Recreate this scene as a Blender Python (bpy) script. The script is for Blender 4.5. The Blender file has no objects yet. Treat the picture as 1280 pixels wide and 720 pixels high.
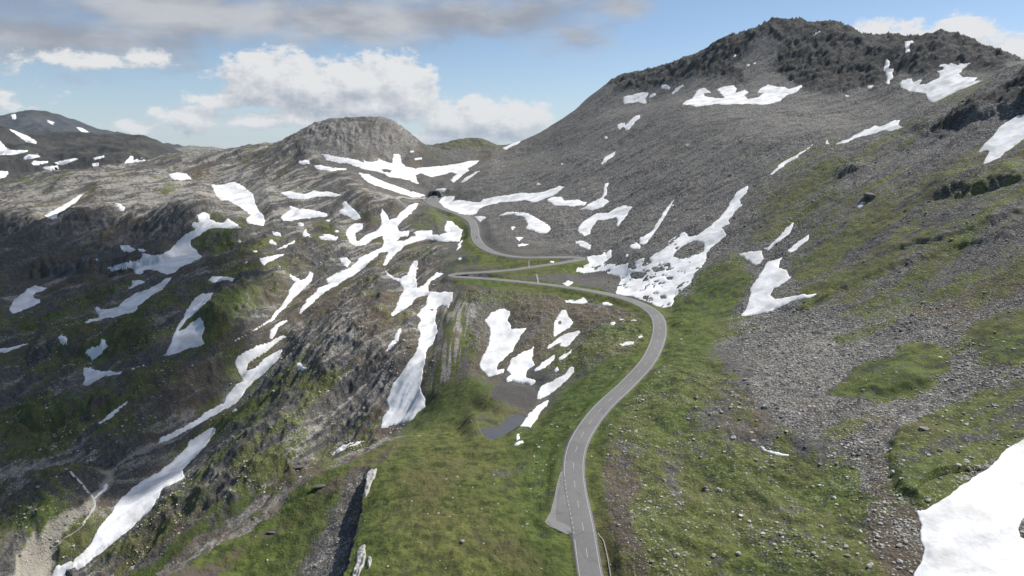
import bpy, bmesh, math, random, time
import numpy as np
from mathutils import Vector, Matrix

T0 = time.time()
HAZE, EXPOSURE = 2.0e-5, 0.5
random.seed(7)
RNG = np.random.default_rng(11)
scene = bpy.context.scene
col = scene.collection

# ------------------------------------------------------------------ camera model
F = 880.0                    # focal length in pixels of the 1280 wide frame
PITCH = math.radians(10.93)
SP, CP = math.sin(PITCH), math.cos(PITCH)


def ray(u, v):
    """direction through a pixel, unit depth along the optical axis"""
    a = (np.asarray(u, float) - 640.0) / F
    b = (360.0 - np.asarray(v, float)) / F
    return a, CP + SP * b, -SP + CP * b


def pix(x, y, z):
    d = y * CP - z * SP
    w = y * SP + z * CP
    d = np.where(d > 1.0, d, 1.0)
    return 640.0 + F * x / d, 360.0 - F * w / d, d


def pz(u, v, z):
    rx, ry, rz = ray(u, v)
    d = z / rz
    return (rx * d, ry * d, z)


def pd(u, v, d):
    rx, ry, rz = ray(u, v)
    return (rx * d, ry * d, rz * d)


# ------------------------------------------------------------------ noise
_perm = np.random.default_rng(3).permutation(4096).astype(np.int32)
_ang = np.random.default_rng(4).random(4096) * 2 * math.pi
_gx, _gy = np.cos(_ang).astype(np.float32), np.sin(_ang).astype(np.float32)


def perlin(x, y, seed=0):
    xf, yf = np.floor(x), np.floor(y)
    xi, yi = xf.astype(np.int64), yf.astype(np.int64)
    fx, fy = (x - xf).astype(np.float32), (y - yf).astype(np.float32)

    def g(ix, iy, dx, dy):
        h = _perm[(_perm[(ix + seed * 131) & 4095] + iy) & 4095]
        return _gx[h] * dx + _gy[h] * dy
    sx = fx * fx * fx * (fx * (fx * 6 - 15) + 10)
    sy = fy * fy * fy * (fy * (fy * 6 - 15) + 10)
    a = g(xi, yi, fx, fy)
    b = g(xi + 1, yi, fx - 1, fy)
    c = g(xi, yi + 1, fx, fy - 1)
    d = g(xi + 1, yi + 1, fx - 1, fy - 1)
    return 1.5 * ((a + sx * (b - a)) * (1 - sy) + (c + sx * (d - c)) * sy)


def fbm(x, y, wl, n, seed=0, gain=0.5):
    out, amp, tot = 0.0, 1.0, 0.0
    for k in range(n):
        out = out + amp * perlin(x / wl + 17.3 * k, y / wl - 9.1 * k, seed + k)
        tot += amp
        amp *= gain
        wl *= 0.5
    return out / tot * 1.4


def ridged(x, y, wl, n, seed=0, gain=0.5):
    out, amp, tot = 0.0, 1.0, 0.0
    for k in range(n):
        r = 1.0 - np.abs(perlin(x / wl + 5.3 * k, y / wl + 3.7 * k, seed + k)) * 2
        out = out + amp * r
        tot += amp
        amp *= gain
        wl *= 0.5
    return out / tot


def sstep(a, b, x):
    t = np.clip((x - a) / (b - a), 0, 1)
    return t * t * (3 - 2 * t)


def sdf(poly, u, v):
    """signed distance to a polygon, positive inside"""
    p = np.asarray(poly, float)
    q = np.roll(p, -1, axis=0)
    best = np.full(u.shape, 1e18)
    ins = np.zeros(u.shape, bool)
    for (ax, ay), (bx, by) in zip(p, q):
        ex, ey = bx - ax, by - ay
        wx, wy = u - ax, v - ay
        t = np.clip((wx * ex + wy * ey) / (ex * ex + ey * ey + 1e-12), 0, 1)
        best = np.minimum(best, (wx - ex * t) ** 2 + (wy - ey * t) ** 2)
        if ay != by:
            ins ^= ((ay > v) != (by > v)) & (u < (bx - ax) * (v - ay) / (by - ay) + ax)
    d = np.sqrt(best)
    return np.where(ins, d, -d)


# ------------------------------------------------------------------ the road's course: (u, v, height, half width)
ROAD = [
    (752, 790, -132.0, 3.6), (747, 750, -129.0, 3.6), (738, 720, -126.2, 3.6), (729, 660, -122.0, 3.6), (719, 610, -119.0, 3.7), (717.5, 575, -116.6, 3.8),
    (727, 545, -114.4, 3.8), (752, 510, -111.8, 3.8), (785, 479, -108.8, 3.8), (812, 448, -105.8, 3.8), (824, 418, -103.0, 3.8),
    (822, 397, -100.9, 3.8), (808, 384, -99.4, 3.8), (785, 374, -98.3, 3.6), (750, 365.5, -97.6, 3.6), (700, 357.5, -96.6, 3.5), (640, 351, -95.6, 3.5),
    (600, 347.5, -95.0, 3.5), (574, 346, -94.5, 3.8), (564, 344.3, -93.9, 4.2), (574, 341.8, -93.3, 3.8), (600, 340.3, -92.3, 3.5),
    (640, 337, -91.2, 3.5), (680, 331.5, -89.6, 3.5), (712, 326.8, -88.4, 3.6), (726, 323.8, -87.7, 4.2), (720, 321.4, -87.1, 3.8),
    (690, 321.3, -86.2, 3.5), (650, 321.3, -85.2, 3.5), (622, 317, -83.8, 3.6), (606, 310, -82.4, 3.8), (598, 303, -81.0, 4.0), (594, 294, -79.2, 4.0),
    (593, 284, -77.0, 4.0), (588, 275, -74.6, 4.2), (575, 268, -72.3, 4.8), (560, 262.3, -69.9, 6.0), (547, 257, -67.3, 8.5), (540.5, 252.3, -64.5, 9.0), (541, 248.3, -61.8, 7.5),
    (542.5, 245.6, -59.6, 4.5), (544, 243.2, -57.6, 3.6),
]
_rp = np.array([pz(u, v, z) + (w,) for u, v, z, w in ROAD])


def catmull(p, n=14):
    out = []
    m = len(p)
    for i in range(m - 1):
        p0, p1, p2, p3 = p[max(i - 1, 0)], p[i], p[i + 1], p[min(i + 2, m - 1)]
        for k in range(n):
            t = k / n
            out.append(0.5 * ((2 * p1) + (-p0 + p2) * t + (2 * p0 - 5 * p1 + 4 * p2 - p3) * t * t + (-p0 + 3 * p1 - 3 * p2 + p3) * t ** 3))
    out.append(p[-1])
    return np.array(out)


def resample(p, step):
    s = np.concatenate([[0], np.cumsum(np.hypot(np.diff(p[:, 0]), np.diff(p[:, 1])))])
    n = max(2, int(s[-1] / step))
    t = np.linspace(0, s[-1], n)
    return np.stack([np.interp(t, s, p[:, k]) for k in range(p.shape[1])], 1), t


road, road_s = resample(catmull(_rp), 1.5)
for _ in range(10):       # ease the height and line
    road[1:-1] = 0.5 * road[1:-1] + 0.25 * (road[:-2] + road[2:])

# ------------------------------------------------------------------ control points of the land
CPTS = []


def add(*pts):
    for p in pts:
        CPTS.append(p)


for i in range(0, len(_rp), 1):
    add(tuple(_rp[i, :3]))
# valley head and left valley
Z = lambda u, v, z: add(pz(u, v, z))
D = lambda u, v, d: add(pd(u, v, d))
for a in [(0, 400, -131), (0, 300, -97), (0, 350, -116), (0, 500, -166), (0, 600, -185), (0, 720, -203), (-120, 600, -182), (-120, 420, -130), (-120, 300, -92),
          (60, 700, -206), (140, 600, -193), (200, 560, -183), (300, 480, -160), (350, 420, -135), (400, 360, -113), (470, 310, -92), (520, 262, -68),
          (100, 500, -160), (100, 400, -130), (100, 330, -106), (200, 470, -150), (200, 400, -124), (200, 330, -101), (150, 285, -78), (60, 275, -72),
          (280, 400, -120), (260, 300, -85), (250, 262, -58), (330, 320, -93), (330, 270, -66), (400, 290, -80), (400, 240, -44), (470, 245, -48),
          (460, 420, -122), (420, 480, -142), (430, 380, -112), (380, 430, -132), (350, 560, -162), (270, 640, -182), (200, 690, -193), (130, 715, -204), (80, 600, -178), (300, 560, -168),
          (460, 510, -146), (420, 545, -156), (510, 480, -132), (530, 390, -112), (545, 360, -100), (510, 330, -97), (520, 430, -121), (560, 430, -117), (590, 480, -124),
          (560, 300, -80), (550, 325, -91), (520, 300, -86),
          (640, 492, -124), (650, 530, -124.2), (620, 545, -124.2), (690, 470, -119), (690, 410, -109), (640, 420, -112), (620, 390, -106), (690, 385, -102), (750, 400, -103), (780, 430, -104),
          (740, 450, -110), (690, 520, -119), (680, 580, -120.5), (600, 370, -101), (650, 362, -98.5), (720, 372, -100), (720, 345, -94.5), (650, 343.5, -94), (610, 343.8, -94),
          (700, 315, -84), (650, 312, -82.7), (640, 295, -76), (680, 300, -79.5), (620, 285, -74),
          (560, 525, -136), (480, 548, -140), (430, 570, -141), (360, 600, -142), (280, 655, -147), (200, 715, -152), (120, 765, -157),
          (450, 610, -127), (462, 680, -124.5), (470, 740, -124), (520, 600, -126), (560, 640, -123.5), (600, 700, -124.5), (640, 600, -122.5), (640, 660, -122.3), (680, 700, -123.6), (560, 560, -130), (600, 560, -126.5),
          (400, 600, -134), (396, 660, -137), (385, 720, -140), (330, 660, -143), (340, 720, -144), (260, 720, -150),
          (760, 640, -121), (770, 700, -123), (800, 560, -115.5), (830, 480, -106.5), (850, 560, -114.5), (860, 640, -118), (900, 720, -120), (820, 720, -122.5),
          (880, 380, -95.5), (860, 430, -101), (950, 420, -95.5), (900, 480, -103), (900, 560, -112), (960, 520, -105), (1000, 600, -113), (1000, 700, -116), (1100, 560, -103), (1100, 640, -108), (1130, 700, -110), (1220, 650, -105),
          (780, 345, -93.5), (830, 350, -90), (760, 300, -76), (800, 320, -80), (860, 300, -68), (720, 270, -63), (660, 260, -58), (620, 255, -63),
          (600, 235, -47), (570, 240, -52.5), (560, 225, -39), (500, 215, -28), (455, 215, -24), (520, 240, -52)]:
    Z(*a)
# right wall: a plane-like slope, one height profile along its fall line
_S = [200, 230, 266, 300, 340, 375, 410, 450, 500, 560, 632, 700, 760, 830, 900, 1000]
_Zs = [-112, -104, -97, -89, -76, -60, -42, -22, 0, 32, 72, 113, 150, 186, 212, 236]


def wall(u, v):
    rx, ry, rz = ray(u, v)
    lo, hi = 120.0, 2200.0
    d = np.linspace(lo, hi, 4000)
    h = np.interp(0.91 * rx * d + 0.41 * ry * d, _S, _Zs)
    k = np.argmax(h > rz * d)
    return (rx * d[k], ry * d[k], rz * d[k])


for uv in [(690, 190), (720, 180), (760, 150), (740, 230), (800, 250), (800, 180), (850, 220), (880, 260), (900, 200), (850, 130), (900, 150), (960, 220), (940, 270), (1000, 250), (960, 170),
           (1000, 330), (950, 340), (1050, 300), (1100, 330), (1050, 380), (1150, 250), (1100, 260), (1060, 220), (1180, 330), (1200, 260), (1280, 190), (1280, 260), (1280, 330), (1180, 200), (1240, 150), (1280, 130),
           (1280, 400), (1200, 420), (1120, 430), (1020, 440), (1100, 490), (1200, 500), (1280, 480), (1280, 560), (1280, 640), (1280, 720), (1380, 400), (1380, 600), (1380, 250), (1400, 120),
           (1000, 200), (1050, 180)]:
    add(wall(*uv))
D(960, 125, 930); D(880, 120, 1010); D(820, 125, 1130); D(1000, 75, 1040); D(930, 80, 1080); D(1080, 130, 880); D(1100, 85, 960); D(1120, 160, 800)
D(1180, 105, 860); D(1160, 130, 830); D(1225, 95, 840); D(1160, 70, 930); D(1210, 62, 915); D(1210, 120, 780)
# skylines: crest, and the land falling away behind it
def crest(u, v, d, drop=55):
    p = pd(u, v, d)
    add(p)
    add((p[0] * 1.10, p[1] * 1.10, p[2] - drop))
    add((p[0] * 1.35, p[1] * 1.35, p[2] - drop - 110))


for a in [(690, 157, 1240), (730, 127, 1280), (770, 98, 1320), (805, 92, 1300), (850, 77, 1230), (880, 62, 1180), (910, 46, 1160), (940, 38, 1150), (975, 23, 1140), (1005, 27, 1130), (1040, 29, 1110),
          (1085, 42, 1070), (1130, 46, 1030), (1200, 44, 980), (1240, 63, 950), (1262, 74, 930)]:
    crest(*a)
for a in [(1285, 78, 585), (1240, 100, 630), (1200, 128, 665), (1170, 152, 690), (1330, 55, 560), (1420, 20, 520)]:
    p = pd(*a); add(p)
    q = 1.06; add((p[0] * q, p[1] * q, p[2] - 12))
for a in [(655, 174, 1200), (625, 181, 1230), (595, 173, 1260), (575, 175, 1260), (550, 181, 1210), (525, 181, 1170), (508, 163, 1140), (485, 149, 1120), (455, 147, 1110), (430, 147, 1110), (400, 152, 1110), (375, 164, 1110), (345, 178, 1110), (300, 184, 1110),
          (240, 190, 1090), (200, 194, 1060), (150, 206, 1020), (100, 213, 980), (60, 216, 960), (0, 229, 920), (-80, 240, 880)]:
    crest(*a, drop=35)
D(430, 175, 1060); D(480, 190, 1060); D(370, 190, 1050); D(300, 205, 1040); D(200, 215, 1000); D(100, 235, 900); D(120, 255, 850); D(320, 235, 960); D(560, 195, 1130); D(600, 205, 1080); D(640, 200, 1120); D(530, 205, 1080)
D(0, 245, 880); D(30, 262, 830); D(220, 250, 900)
# ground hidden below the near shoulder, below the camera and beyond the frame
add((-150, 232, -192), (-128, 275, -186), (-108, 322, -172), (-85, 352, -158), (-165, 190, -196), (-60, 385, -146))
add((0, 60, -148), (60, 110, -128), (-60, 120, -150), (130, 60, -100), (-160, 90, -190), (300, 60, -10), (0, 130, -137), (-260, 120, -215), (-330, 250, -205), (500, 300, 60), (650, 500, 130), (420, 180, 45), (-600, 400, -120), (-700, 650, -90), (-900, 900, -80))
add((0, -60, -160), (300, -100, 10), (-300, -60, -220))
CP_ARR = np.array(CPTS, float)
_C2 = 18.0 ** 2
_dx = CP_ARR[:, None, 0] - CP_ARR[None, :, 0]
_dy = CP_ARR[:, None, 1] - CP_ARR[None, :, 1]
_K = -np.sqrt(_dx ** 2 + _dy ** 2 + _C2)
_n = len(CP_ARR)
_A = np.zeros((_n + 3, _n + 3))
_A[:_n, :_n] = _K + np.eye(_n) * 2.0
_A[:_n, _n] = 1
_A[:_n, _n + 1:] = CP_ARR[:, :2] / 1000
_A[_n:, :_n] = _A[:_n, _n:].T
_W = np.linalg.solve(_A, np.concatenate([CP_ARR[:, 2], [0, 0, 0]]))


def base(x, y):
    x, y = np.asarray(x, float), np.asarray(y, float)
    sh = x.shape
    x, y = x.ravel(), y.ravel()
    out = np.empty(len(x))
    cx, cy, w = CP_ARR[:, 0].astype(np.float32), CP_ARR[:, 1].astype(np.float32), _W[:_n]
    w32 = w.astype(np.float32)
    for i in range(0, len(x), 20000):
        xx, yy = x[i:i + 20000], y[i:i + 20000]
        k = np.square(xx[:, None].astype(np.float32) - cx)
        k += np.square(yy[:, None].astype(np.float32) - cy)
        k += np.float32(_C2)
        np.sqrt(k, out=k)
        out[i:i + 20000] = -(k @ w32) + _W[_n] + (xx * _W[_n + 1] + yy * _W[_n + 2]) / 1000
    return out.reshape(sh)


# ------------------------------------------------------------------ the sheet of ground: rows by range, columns by bearing
def spaced(lo, hi, n):
    return np.linspace(lo, hi, n, endpoint=False)


QUAL = 1.0
az = np.radians(np.concatenate([spaced(-68, -40, 70), spaced(-40, 40, int(1180 * QUAL)), np.linspace(40, 68, 70)]))
rr = np.concatenate([np.geomspace(20, 118, 30, endpoint=False), np.geomspace(118, 1420, int(1080 * QUAL), endpoint=False), np.geomspace(1420, 16000, 50)])
NA, NR = len(az), len(rr)
AZ, RR = np.meshgrid(az, rr)          # rows = range
X, Y = RR * np.sin(AZ), RR * np.cos(AZ)
Zb = base(np.where(RR > 1900, X * 1900 / RR, X), np.where(RR > 1900, Y * 1900 / RR, Y))
Zb = np.where(RR > 1500, Zb + (-260 - Zb) * sstep(1500, 2100, RR), Zb)
Zb = np.maximum(Zb, -330)
U0, V0, D0 = pix(X, Y, Zb)
print('base', time.time() - T0)
# ------------------------------------------------------------------ snow patches: outlines read off the photograph, later laid on the ground
TILE = {'A': (0, 0), 'B': (320, 0), 'C': (640, 0), 'D': (960, 0), 'E': (0, 240), 'F': (320, 240), 'I': (640, 240), 'L': (960, 240), 'G': (0, 480), 'H': (320, 480), 'K': (960, 480)}


def T(t, pts):
    ox, oy = TILE[t]
    return [(ox + x / 3.0, oy + y / 3.0) for x, y in pts]


# (label, [outlines], [holes])
SNOW = [
 ('large forked snowfield in the hollow below the grey knoll left of the tunnel', [T('B', [(245,575),(275,582),(330,590),(380,600),(410,615),(402,597),(425,607),(455,605),(455,590),(480,603),(510,612),(515,578),(540,580),(545,605),(560,625),(600,632),(640,628),(700,622),(750,615),(800,605),(838,600),(820,618),(790,632),(800,640),(770,660),(740,685),(730,675),(755,650),(735,645),(700,655),(660,665),(620,650),(600,655),(600,675),(612,688),(600,690),(575,675),(540,668),(500,665),(480,650),(440,640),(400,635),(380,625),(340,612),(300,610),(265,600)])], [T('B', [(465,636),(490,634),(512,640),(500,648),(478,645)])]),
 ('small square snow patch at the left tip of the forked snowfield', [T('B', [(155,605),(195,602),(205,613),(170,617)])], []),
 ('wavy snow strip under the forked snowfield, on grey rock', [T('B', [(213,618),(250,620),(290,630),(340,632),(335,638),(300,638),(285,642),(230,635)])], []),
 ('long narrow snow bank running down to the side track left of the tunnel', [[(448,216),(460,218),(473,224),(487,230),(503,235),(515,240),(528,243),(531,245),(518,247),(505,243),(490,238),(470,232),(455,224)]], []),
 ('thin slanting snow sliver right of the forked snowfield, at the foot of the scree', [T('B', [(770,685),(785,668),(820,645),(838,640),(810,662),(790,677)])], []),
 ('small snow scrap right above the tunnel portal', [[(543.5,237),(549,235.5),(558,235),(555,240),(549,240)]], []),
 ('snow speck on the reddish saddle under the knoll', [T('B', [(575,565),(595,563),(592,572),(578,572)])], []),
 ('flat snow speck below the saddle, above the forked snowfield', [T('B', [(592,595),(620,590),(622,598),(600,600)])], []),
 ('snow streak low on the left ridge of the big scree mountain, by the skyline', [[(628,185),(640,179),(652,175),(647,180),(632,187)]], []),
 ('snow patch below the crest, leftmost of the row on the big scree mountain', [T('C', [(418,362),(445,357),(490,345),(513,345),(508,360),(500,370),(505,385),(490,388),(470,383),(420,390),(414,380)])], []),
 ('snow scrap touching the right end of the leftmost patch below the crest', [T('C', [(515,362),(530,350),(543,350),(535,360),(517,366)])], []),
 ('upper small snow patch under the shoulder of the scree ridge', [T('C', [(560,318),(580,315),(592,325),(590,338),(575,332),(562,332)])], []),
 ('slanting snow scrap beside the small patch under the ridge shoulder', [T('C', [(597,350),(615,328),(640,317),(645,322),(625,338),(605,352)])], []),
 ('hook shaped snow patch on bare scree below the crest row', [T('C', [(395,468),(410,462),(425,460),(425,470),(445,452),(465,432),(480,430),(478,442),(460,458),(440,485),(428,488),(415,475),(400,488)])], []),
 ('broad snow band with dark holes across the scree under the summit crags', [T('C', [(638,392),(650,380),(680,368),(690,345),(700,335),(720,330),(745,345),(720,352),(725,362),(760,368),(800,370),(780,345),(770,335),(790,325),(830,320),(843,330),(838,345),(830,355),(845,345),(875,337),(885,345),(870,360),(885,370),(930,362),(945,345),(920,348),(935,330),(960,318),(990,325),(1020,325),(1040,335),(1090,320),(1075,340),(1050,350),(1030,358),(1005,378),(960,390),(930,392),(880,388),(860,390),(830,388),(800,393),(760,390),(730,396),(700,398),(670,395)])], []),
 ('thin slanting snow sliver alone in the middle of the left scree slope', [T('C', [(335,610),(350,590),(375,575),(393,565),(385,580),(360,600),(340,618)])], []),
 ('pair of snow flecks under the dark crag left of the summit', [T('C', [(876,243),(890,236),(897,244),(885,250)]), T('C', [(903,238),(915,232),(917,240),(906,243)])], []),
 ('snow fleck on the left crag of the summit ridge', [T('C', [(828,208),(839,206),(836,216)])], []),
 ('thin snow streak just below the top of the highest peak', [T('D', [(165,135),(185,120),(198,112),(195,120),(175,135)])], []),
 ('small notched snow patch high in the crag near the right skyline', [T('D', [(508,155),(520,152),(543,157),(535,165),(530,185),(537,192),(520,202),(512,190),(515,170)])], []),
 ('ragged upright snow strip in the gully of the dark crag', [T('D', [(440,240),(448,222),(453,230),(455,255),(470,262),(465,275),(467,290),(455,300),(455,315),(446,312),(448,290),(440,268),(432,265)])], []),
 ('snow fleck at the foot of the dark crag gully', [T('D', [(372,322),(395,319),(395,326),(380,331)])], []),
 ('big ragged snowfield in the cirque behind the dark right spur', [T('D', [(495,312),(505,300),(530,293),(540,295),(545,308),(570,295),(578,300),(565,318),(600,315),(625,300),(645,290),(640,275),(632,265),(660,262),(655,250),(635,250),(650,240),(690,235),(710,243),(760,235),(735,255),(715,275),(730,288),(785,290),(775,305),(825,297),(800,330),(760,350),(740,360),(710,378),(690,392),(668,412),(645,415),(660,390),(630,390),(600,372),(590,350),(560,345),(530,340),(500,330)])], []),
 ('long slanting snow patch on scree below the cirque', [T('D', [(250,540),(300,520),(345,497),(380,485),(400,472),(425,475),(455,462),(475,452),(495,452),(490,465),(510,475),(490,483),(460,490),(430,490),(400,500),(370,507),(330,518),(290,535)])], []),
 ('narrow slanting snow streak where grass meets scree on the big mountain', [T('D', [(8,655),(30,630),(60,605),(110,578),(145,558),(168,540),(155,558),(120,580),(75,610),(40,635),(15,655)])], []),
 ('snow speck beside the long slanting patch below the cirque', [T('D', [(215,540),(220,518),(228,530),(228,540)])], []),
 ('snow patch on the dark spur cut off by the right picture edge', [T('D', [(788,573),(810,545),(850,500),(870,478),(895,455),(930,438),(960,428),(1010,410),(1010,490),(960,522),(930,545),(890,570),(870,590),(830,612),(808,617),(815,590),(830,570),(815,565)])], []),
 ('snow speck beside a dark rock on the right grassy slope', [T('L', [(333,55),(350,35),(370,38),(355,50),(340,60)])], []),
 ('wedge shaped snow patch above the big right patch, at the edge of grass', [T('I', [(852,232),(880,230),(900,225),(935,220),(943,250),(930,265),(915,275),(880,255)])], []),
 ('thin snow tongue rising from the wedge shaped patch on the right slope', [T('L', [(-18,212),(0,208),(40,170),(65,135),(100,112),(85,150),(40,190),(0,218)])], []),
 ('isolated thin snow sliver above the big right patch', [T('L', [(70,222),(100,195),(155,160),(150,178),(120,205),(85,230)])], []),
 ('big snow patch with a long pointed foot, right of the road bend', [T('L', [(0,262),(50,248),(40,285),(70,292),(75,315),(90,320),(60,340),(20,365),(10,390),(25,402),(80,395),(140,385),(195,375),(160,392),(90,410),(40,435),(0,450),(-60,465),(-98,465),(-80,430),(-65,385),(-70,360),(-30,310)])], []),
 ('huge snowfield filling the bottom right corner', [T('K', [(555,478),(600,468),(650,440),(700,400),(760,360),(820,320),(860,285),(900,245),(960,205),(1040,160),(1040,800),(540,800),(545,715),(570,680),(580,620),(565,570),(570,520)])], [T('K', [(945,515),(975,490),(975,590),(948,575),(940,545)])]),
 ('little snow bar alone in the stones right of the road', [[(949,558),(960,562),(973,565),(988,568),(986,571),(970,569),(953,564)]], []),
 ('long speckled snow chute from the scree mountain down to the road bend', [T('I', [(278,240),(340,235),(350,220),(370,218),(372,245),(350,262),(380,272),(430,268),(435,285),(470,290),(460,260),(480,248),(520,240),(560,215),(600,180),(630,150),(650,150),(662,168),(700,160),(740,130),(780,95),(810,60),(820,30),(845,-2),(885,-25),(880,0),(855,30),(865,50),(835,75),(810,105),(820,118),(790,135),(800,160),(770,190),(730,225),(730,250),(715,280),(680,310),(670,345),(630,375),(605,400),(600,430),(570,435),(530,420),(500,408),(480,405),(455,390),(420,388),(385,380),(400,350),(410,320),(380,310),(340,300),(300,300),(270,305),(240,300),(245,282),(290,265)])],
  [T('I', [(600,240),(620,215),(680,180),(720,190),(720,220),(690,235),(640,248)]), T('I', [(440,310),(470,300),(505,305),(490,325),(450,325)]), T('I', [(520,285),(560,278),(575,295),(540,303)]), T('I', [(490,392),(510,388),(512,402),(495,402)]), T('I', [(550,388),(575,386),(580,400),(558,402)]), T('I', [(580,322),(605,318),(600,332),(585,332)])]),
 ('slim snow gully tapering upward on dark scree above the chute', [T('I', [(475,175),(500,160),(525,145),(550,105),(575,65),(605,28),(600,45),(575,90),(545,135),(525,165),(500,197),(480,195)])], []),
 ('cluster of snow flecks between the slim gully and the chute', [T('I', [(438,205),(455,198),(465,188),(480,200),(478,214),(460,215)]), T('I', [(425,235),(437,232),(438,245),(428,247)])], []),
 ('arched snow patch on scree above the hairpin', [T('I', [(245,145),(255,125),(280,100),(320,80),(360,78),(390,60),(420,52),(455,55),(435,80),(410,110),(400,130),(392,120),(395,95),(360,100),(320,105),(300,130),(295,160),(275,165)])], []),
 ('pointed snow patch with a thin tail above the arched patch', [T('I', [(255,65),(290,45),(330,25),(345,0),(347,-30),(362,-35),(356,-5),(355,10),(345,22),(362,35),(340,55),(300,70)])], []),
 ('wavy snow strip at the foot of the scree, right end of the tunnel snowfield', [T('I', [(130,30),(150,18),(185,20),(200,32),(240,30),(280,40),(270,52),(230,55),(190,50),(160,50)])], []),
 ('snow patch on the stony ground right above the hairpin', [T('I', [(232,185),(265,182),(300,200),(290,215),(265,205),(240,195)])], []),
 ('wide snowfield lying against the road beside the tunnel forecourt', [[(549,253),(551.5,248),(555,245.5),(569,245),(567,249),(565,252),(570,250.5),(581,250.5),(592,253),(600,252.5),(606,249),(619,246),(631,244),(648,241.5),(660,242),(672,241),(684,238),(700,232),(705,234),(690,245),(668,253),(655,250),(640,252),(625,253),(607,257),(599,261),(595,267),(590,268.5),(577,268),(570,265.5),(561,262),(553,258)]], []),
 ('sickle shaped snow patch on the rise inside the upper road loop', [[(624,269.5),(631,266),(640,264.3),(653,265.5),(662,267),(668,272),(680,277),(689,285),(683,292),(673,291),(666,287),(657,285),(660,280),(655,271),(640,267.5)]], []),
 ('small snow triangle right beside the upper road bend', [[(593,271),(598,269.5),(608.5,271.5),(604,275),(600.5,277.5),(597,274.5)]], []),
 ('tiny snow wedge on the rise inside the upper loop', [[(637,283),(644.5,283.5),(642,287),(640.5,288)]], []),
 ('tiny snow wedge lower on the rise, above the road', [[(644,296.5),(655,296.5),(651,299.5),(649.5,302)]], []),
 ('short snow bar just above the road inside the upper loop', [[(646.5,306),(652,304.5),(662,304.5),(657,307),(649,308.5)]], []),
 ('small oval snow patch on the grass between two road legs', [[(686,326.3),(689,325.8),(692.5,326.2),(692,327.8),(688,328)]], []),
 ('small spiky snow patch below the hairpin, above the road', [[(701,354.5),(706,353),(710,350.5),(712,353),(716,351.5),(714,355),(709,357.5)]], []),
 ('flat snow strip just under the road on brown scrub', [T('I', [(195,408),(250,405),(270,398),(285,408),(270,418),(200,415)])], []),
 ('ragged snow strip on scrub inside the road bend, upper', [T('I', [(335,415),(355,412),(380,422),(365,428),(340,425)])], []),
 ('thin pair of snow flecks in scrub inside the road bend', [T('I', [(395,472),(430,475),(420,480),(400,480)]), T('I', [(440,478),(470,478),(465,485),(445,484)]), T('I', [(366,491),(386,489),(380,499),(370,499)])], []),
 ('lens shaped snow strip near the inside of the road bend', [T('I', [(395,570),(430,562),(468,560),(455,572),(410,578)]), T('I', [(470,538),(490,536),(490,545),(473,548)])], []),
 ('snow patch with a dark hole in the middle of the brown scrub', [T('I', [(155,490),(175,460),(190,440),(205,440),(225,485),(215,510),(190,525),(170,535),(155,545),(160,520)]), T('I', [(120,592),(150,570),(180,545),(210,530),(250,518),(255,525),(230,550),(215,570),(200,580),(175,578),(185,565),(165,575),(140,588)])], [T('I', [(172,485),(182,482),(182,496),(174,497)])]),
 ('tall snow patch on the left edge of the brown scrub', [[(606,400),(615,390),(630,386),(638,390),(635,400),(640,411),(658,411),(650,420),(645,430),(640,440),(622,455),(620,463),(630,460),(628,466),(610,471),(600,460),(602,447),(612,430),(612,410)]], []),
 ('forked snow patch ending at the muddy pool', [[(668,433),(652,440),(640,448),(634,462),(640,470),(632,475),(634,478),(641,475),(650,478),(662,482),(670,477),(658,474),(658,463),(668,455),(664,450),(667,440)]], []),
 ('slim slanting snow strip right of the forked patch, by the muddy pool', [T('I', [(80,670),(110,645),(160,612),(155,630),(125,655),(90,675)])], []),
 ('crumbled snow strip below the holed patch in the scrub', [T('I', [(185,610),(205,605),(220,585),(222,592),(200,625),(180,632),(175,622)]), T('I', [(158,665),(172,655),(176,668),(163,676)])], []),
 ('broad snow bank above the right shore of the muddy pool', [[(671,499),(672,492),(678,485),(690,478),(705,470),(714,458),(718,459),(719,466),(710,476),(698,485),(686,493),(675,499)]], []),
 ('leaf shaped snow bank at the right end of the pond', [[(650,533),(655,523),(661,517),(673,507),(686,501),(682,508),(674,516),(672,523),(662,534)]], []),
 ('pair of small snow lumps below the pond', [[(645,549),(648,544),(651,544),(650,548.5),(647,551)], [(642,557),(646,552),(652,551),(654,553.5),(648,556)]], []),
 # left half
 ('long snowy stream bed branching down from below the tunnel', [T('F', [(608,45),(600,60),(575,85),(545,110),(530,130),(540,150),(575,145),(570,165),(540,170),(525,185),(560,180),(600,160),(590,150),(620,145),(660,145),(660,158),(690,160),(720,150),(705,145),(715,110),(735,110),(750,125),(775,145),(770,165),(765,185),(720,188),(680,182),(640,175),(605,185),(560,200),(530,225),(500,260),(485,278),(475,275),(490,240),(500,222),(465,230),(440,250),(400,285),(370,310),(340,325),(305,350),(265,370),(230,400),(195,430),(170,458),(160,455),(175,425),(210,390),(240,355),(270,350),(265,325),(300,305),(340,290),(375,265),(385,245),(420,230),(470,212),(480,190),(475,165),(440,175),(410,200),(375,205),(350,190),(345,175),(335,150),(350,130),(375,118),(400,120),(395,140),(375,150),(372,175),(380,185),(410,165),(440,150),(465,130),(475,110),(465,85),(475,60),(490,85),(500,105),(520,100),(545,75),(575,50),(600,42)])], []),
 ('thin curved snow tail hanging from the branching stream bed below the road', [T('F', [(755,205),(770,180),(775,182),(765,205),(752,222)])], []),
 ('round snow dot on dark ground under the upper road', [T('F', [(755,250),(763,245),(771,250),(768,258),(758,258)])], []),
 ('snow patch where the side track passes, left of the stream', [T('F', [(310,72),(330,62),(325,40),(340,35),(355,55),(385,80),(395,98),(375,105),(345,90),(320,82)])], []),
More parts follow.
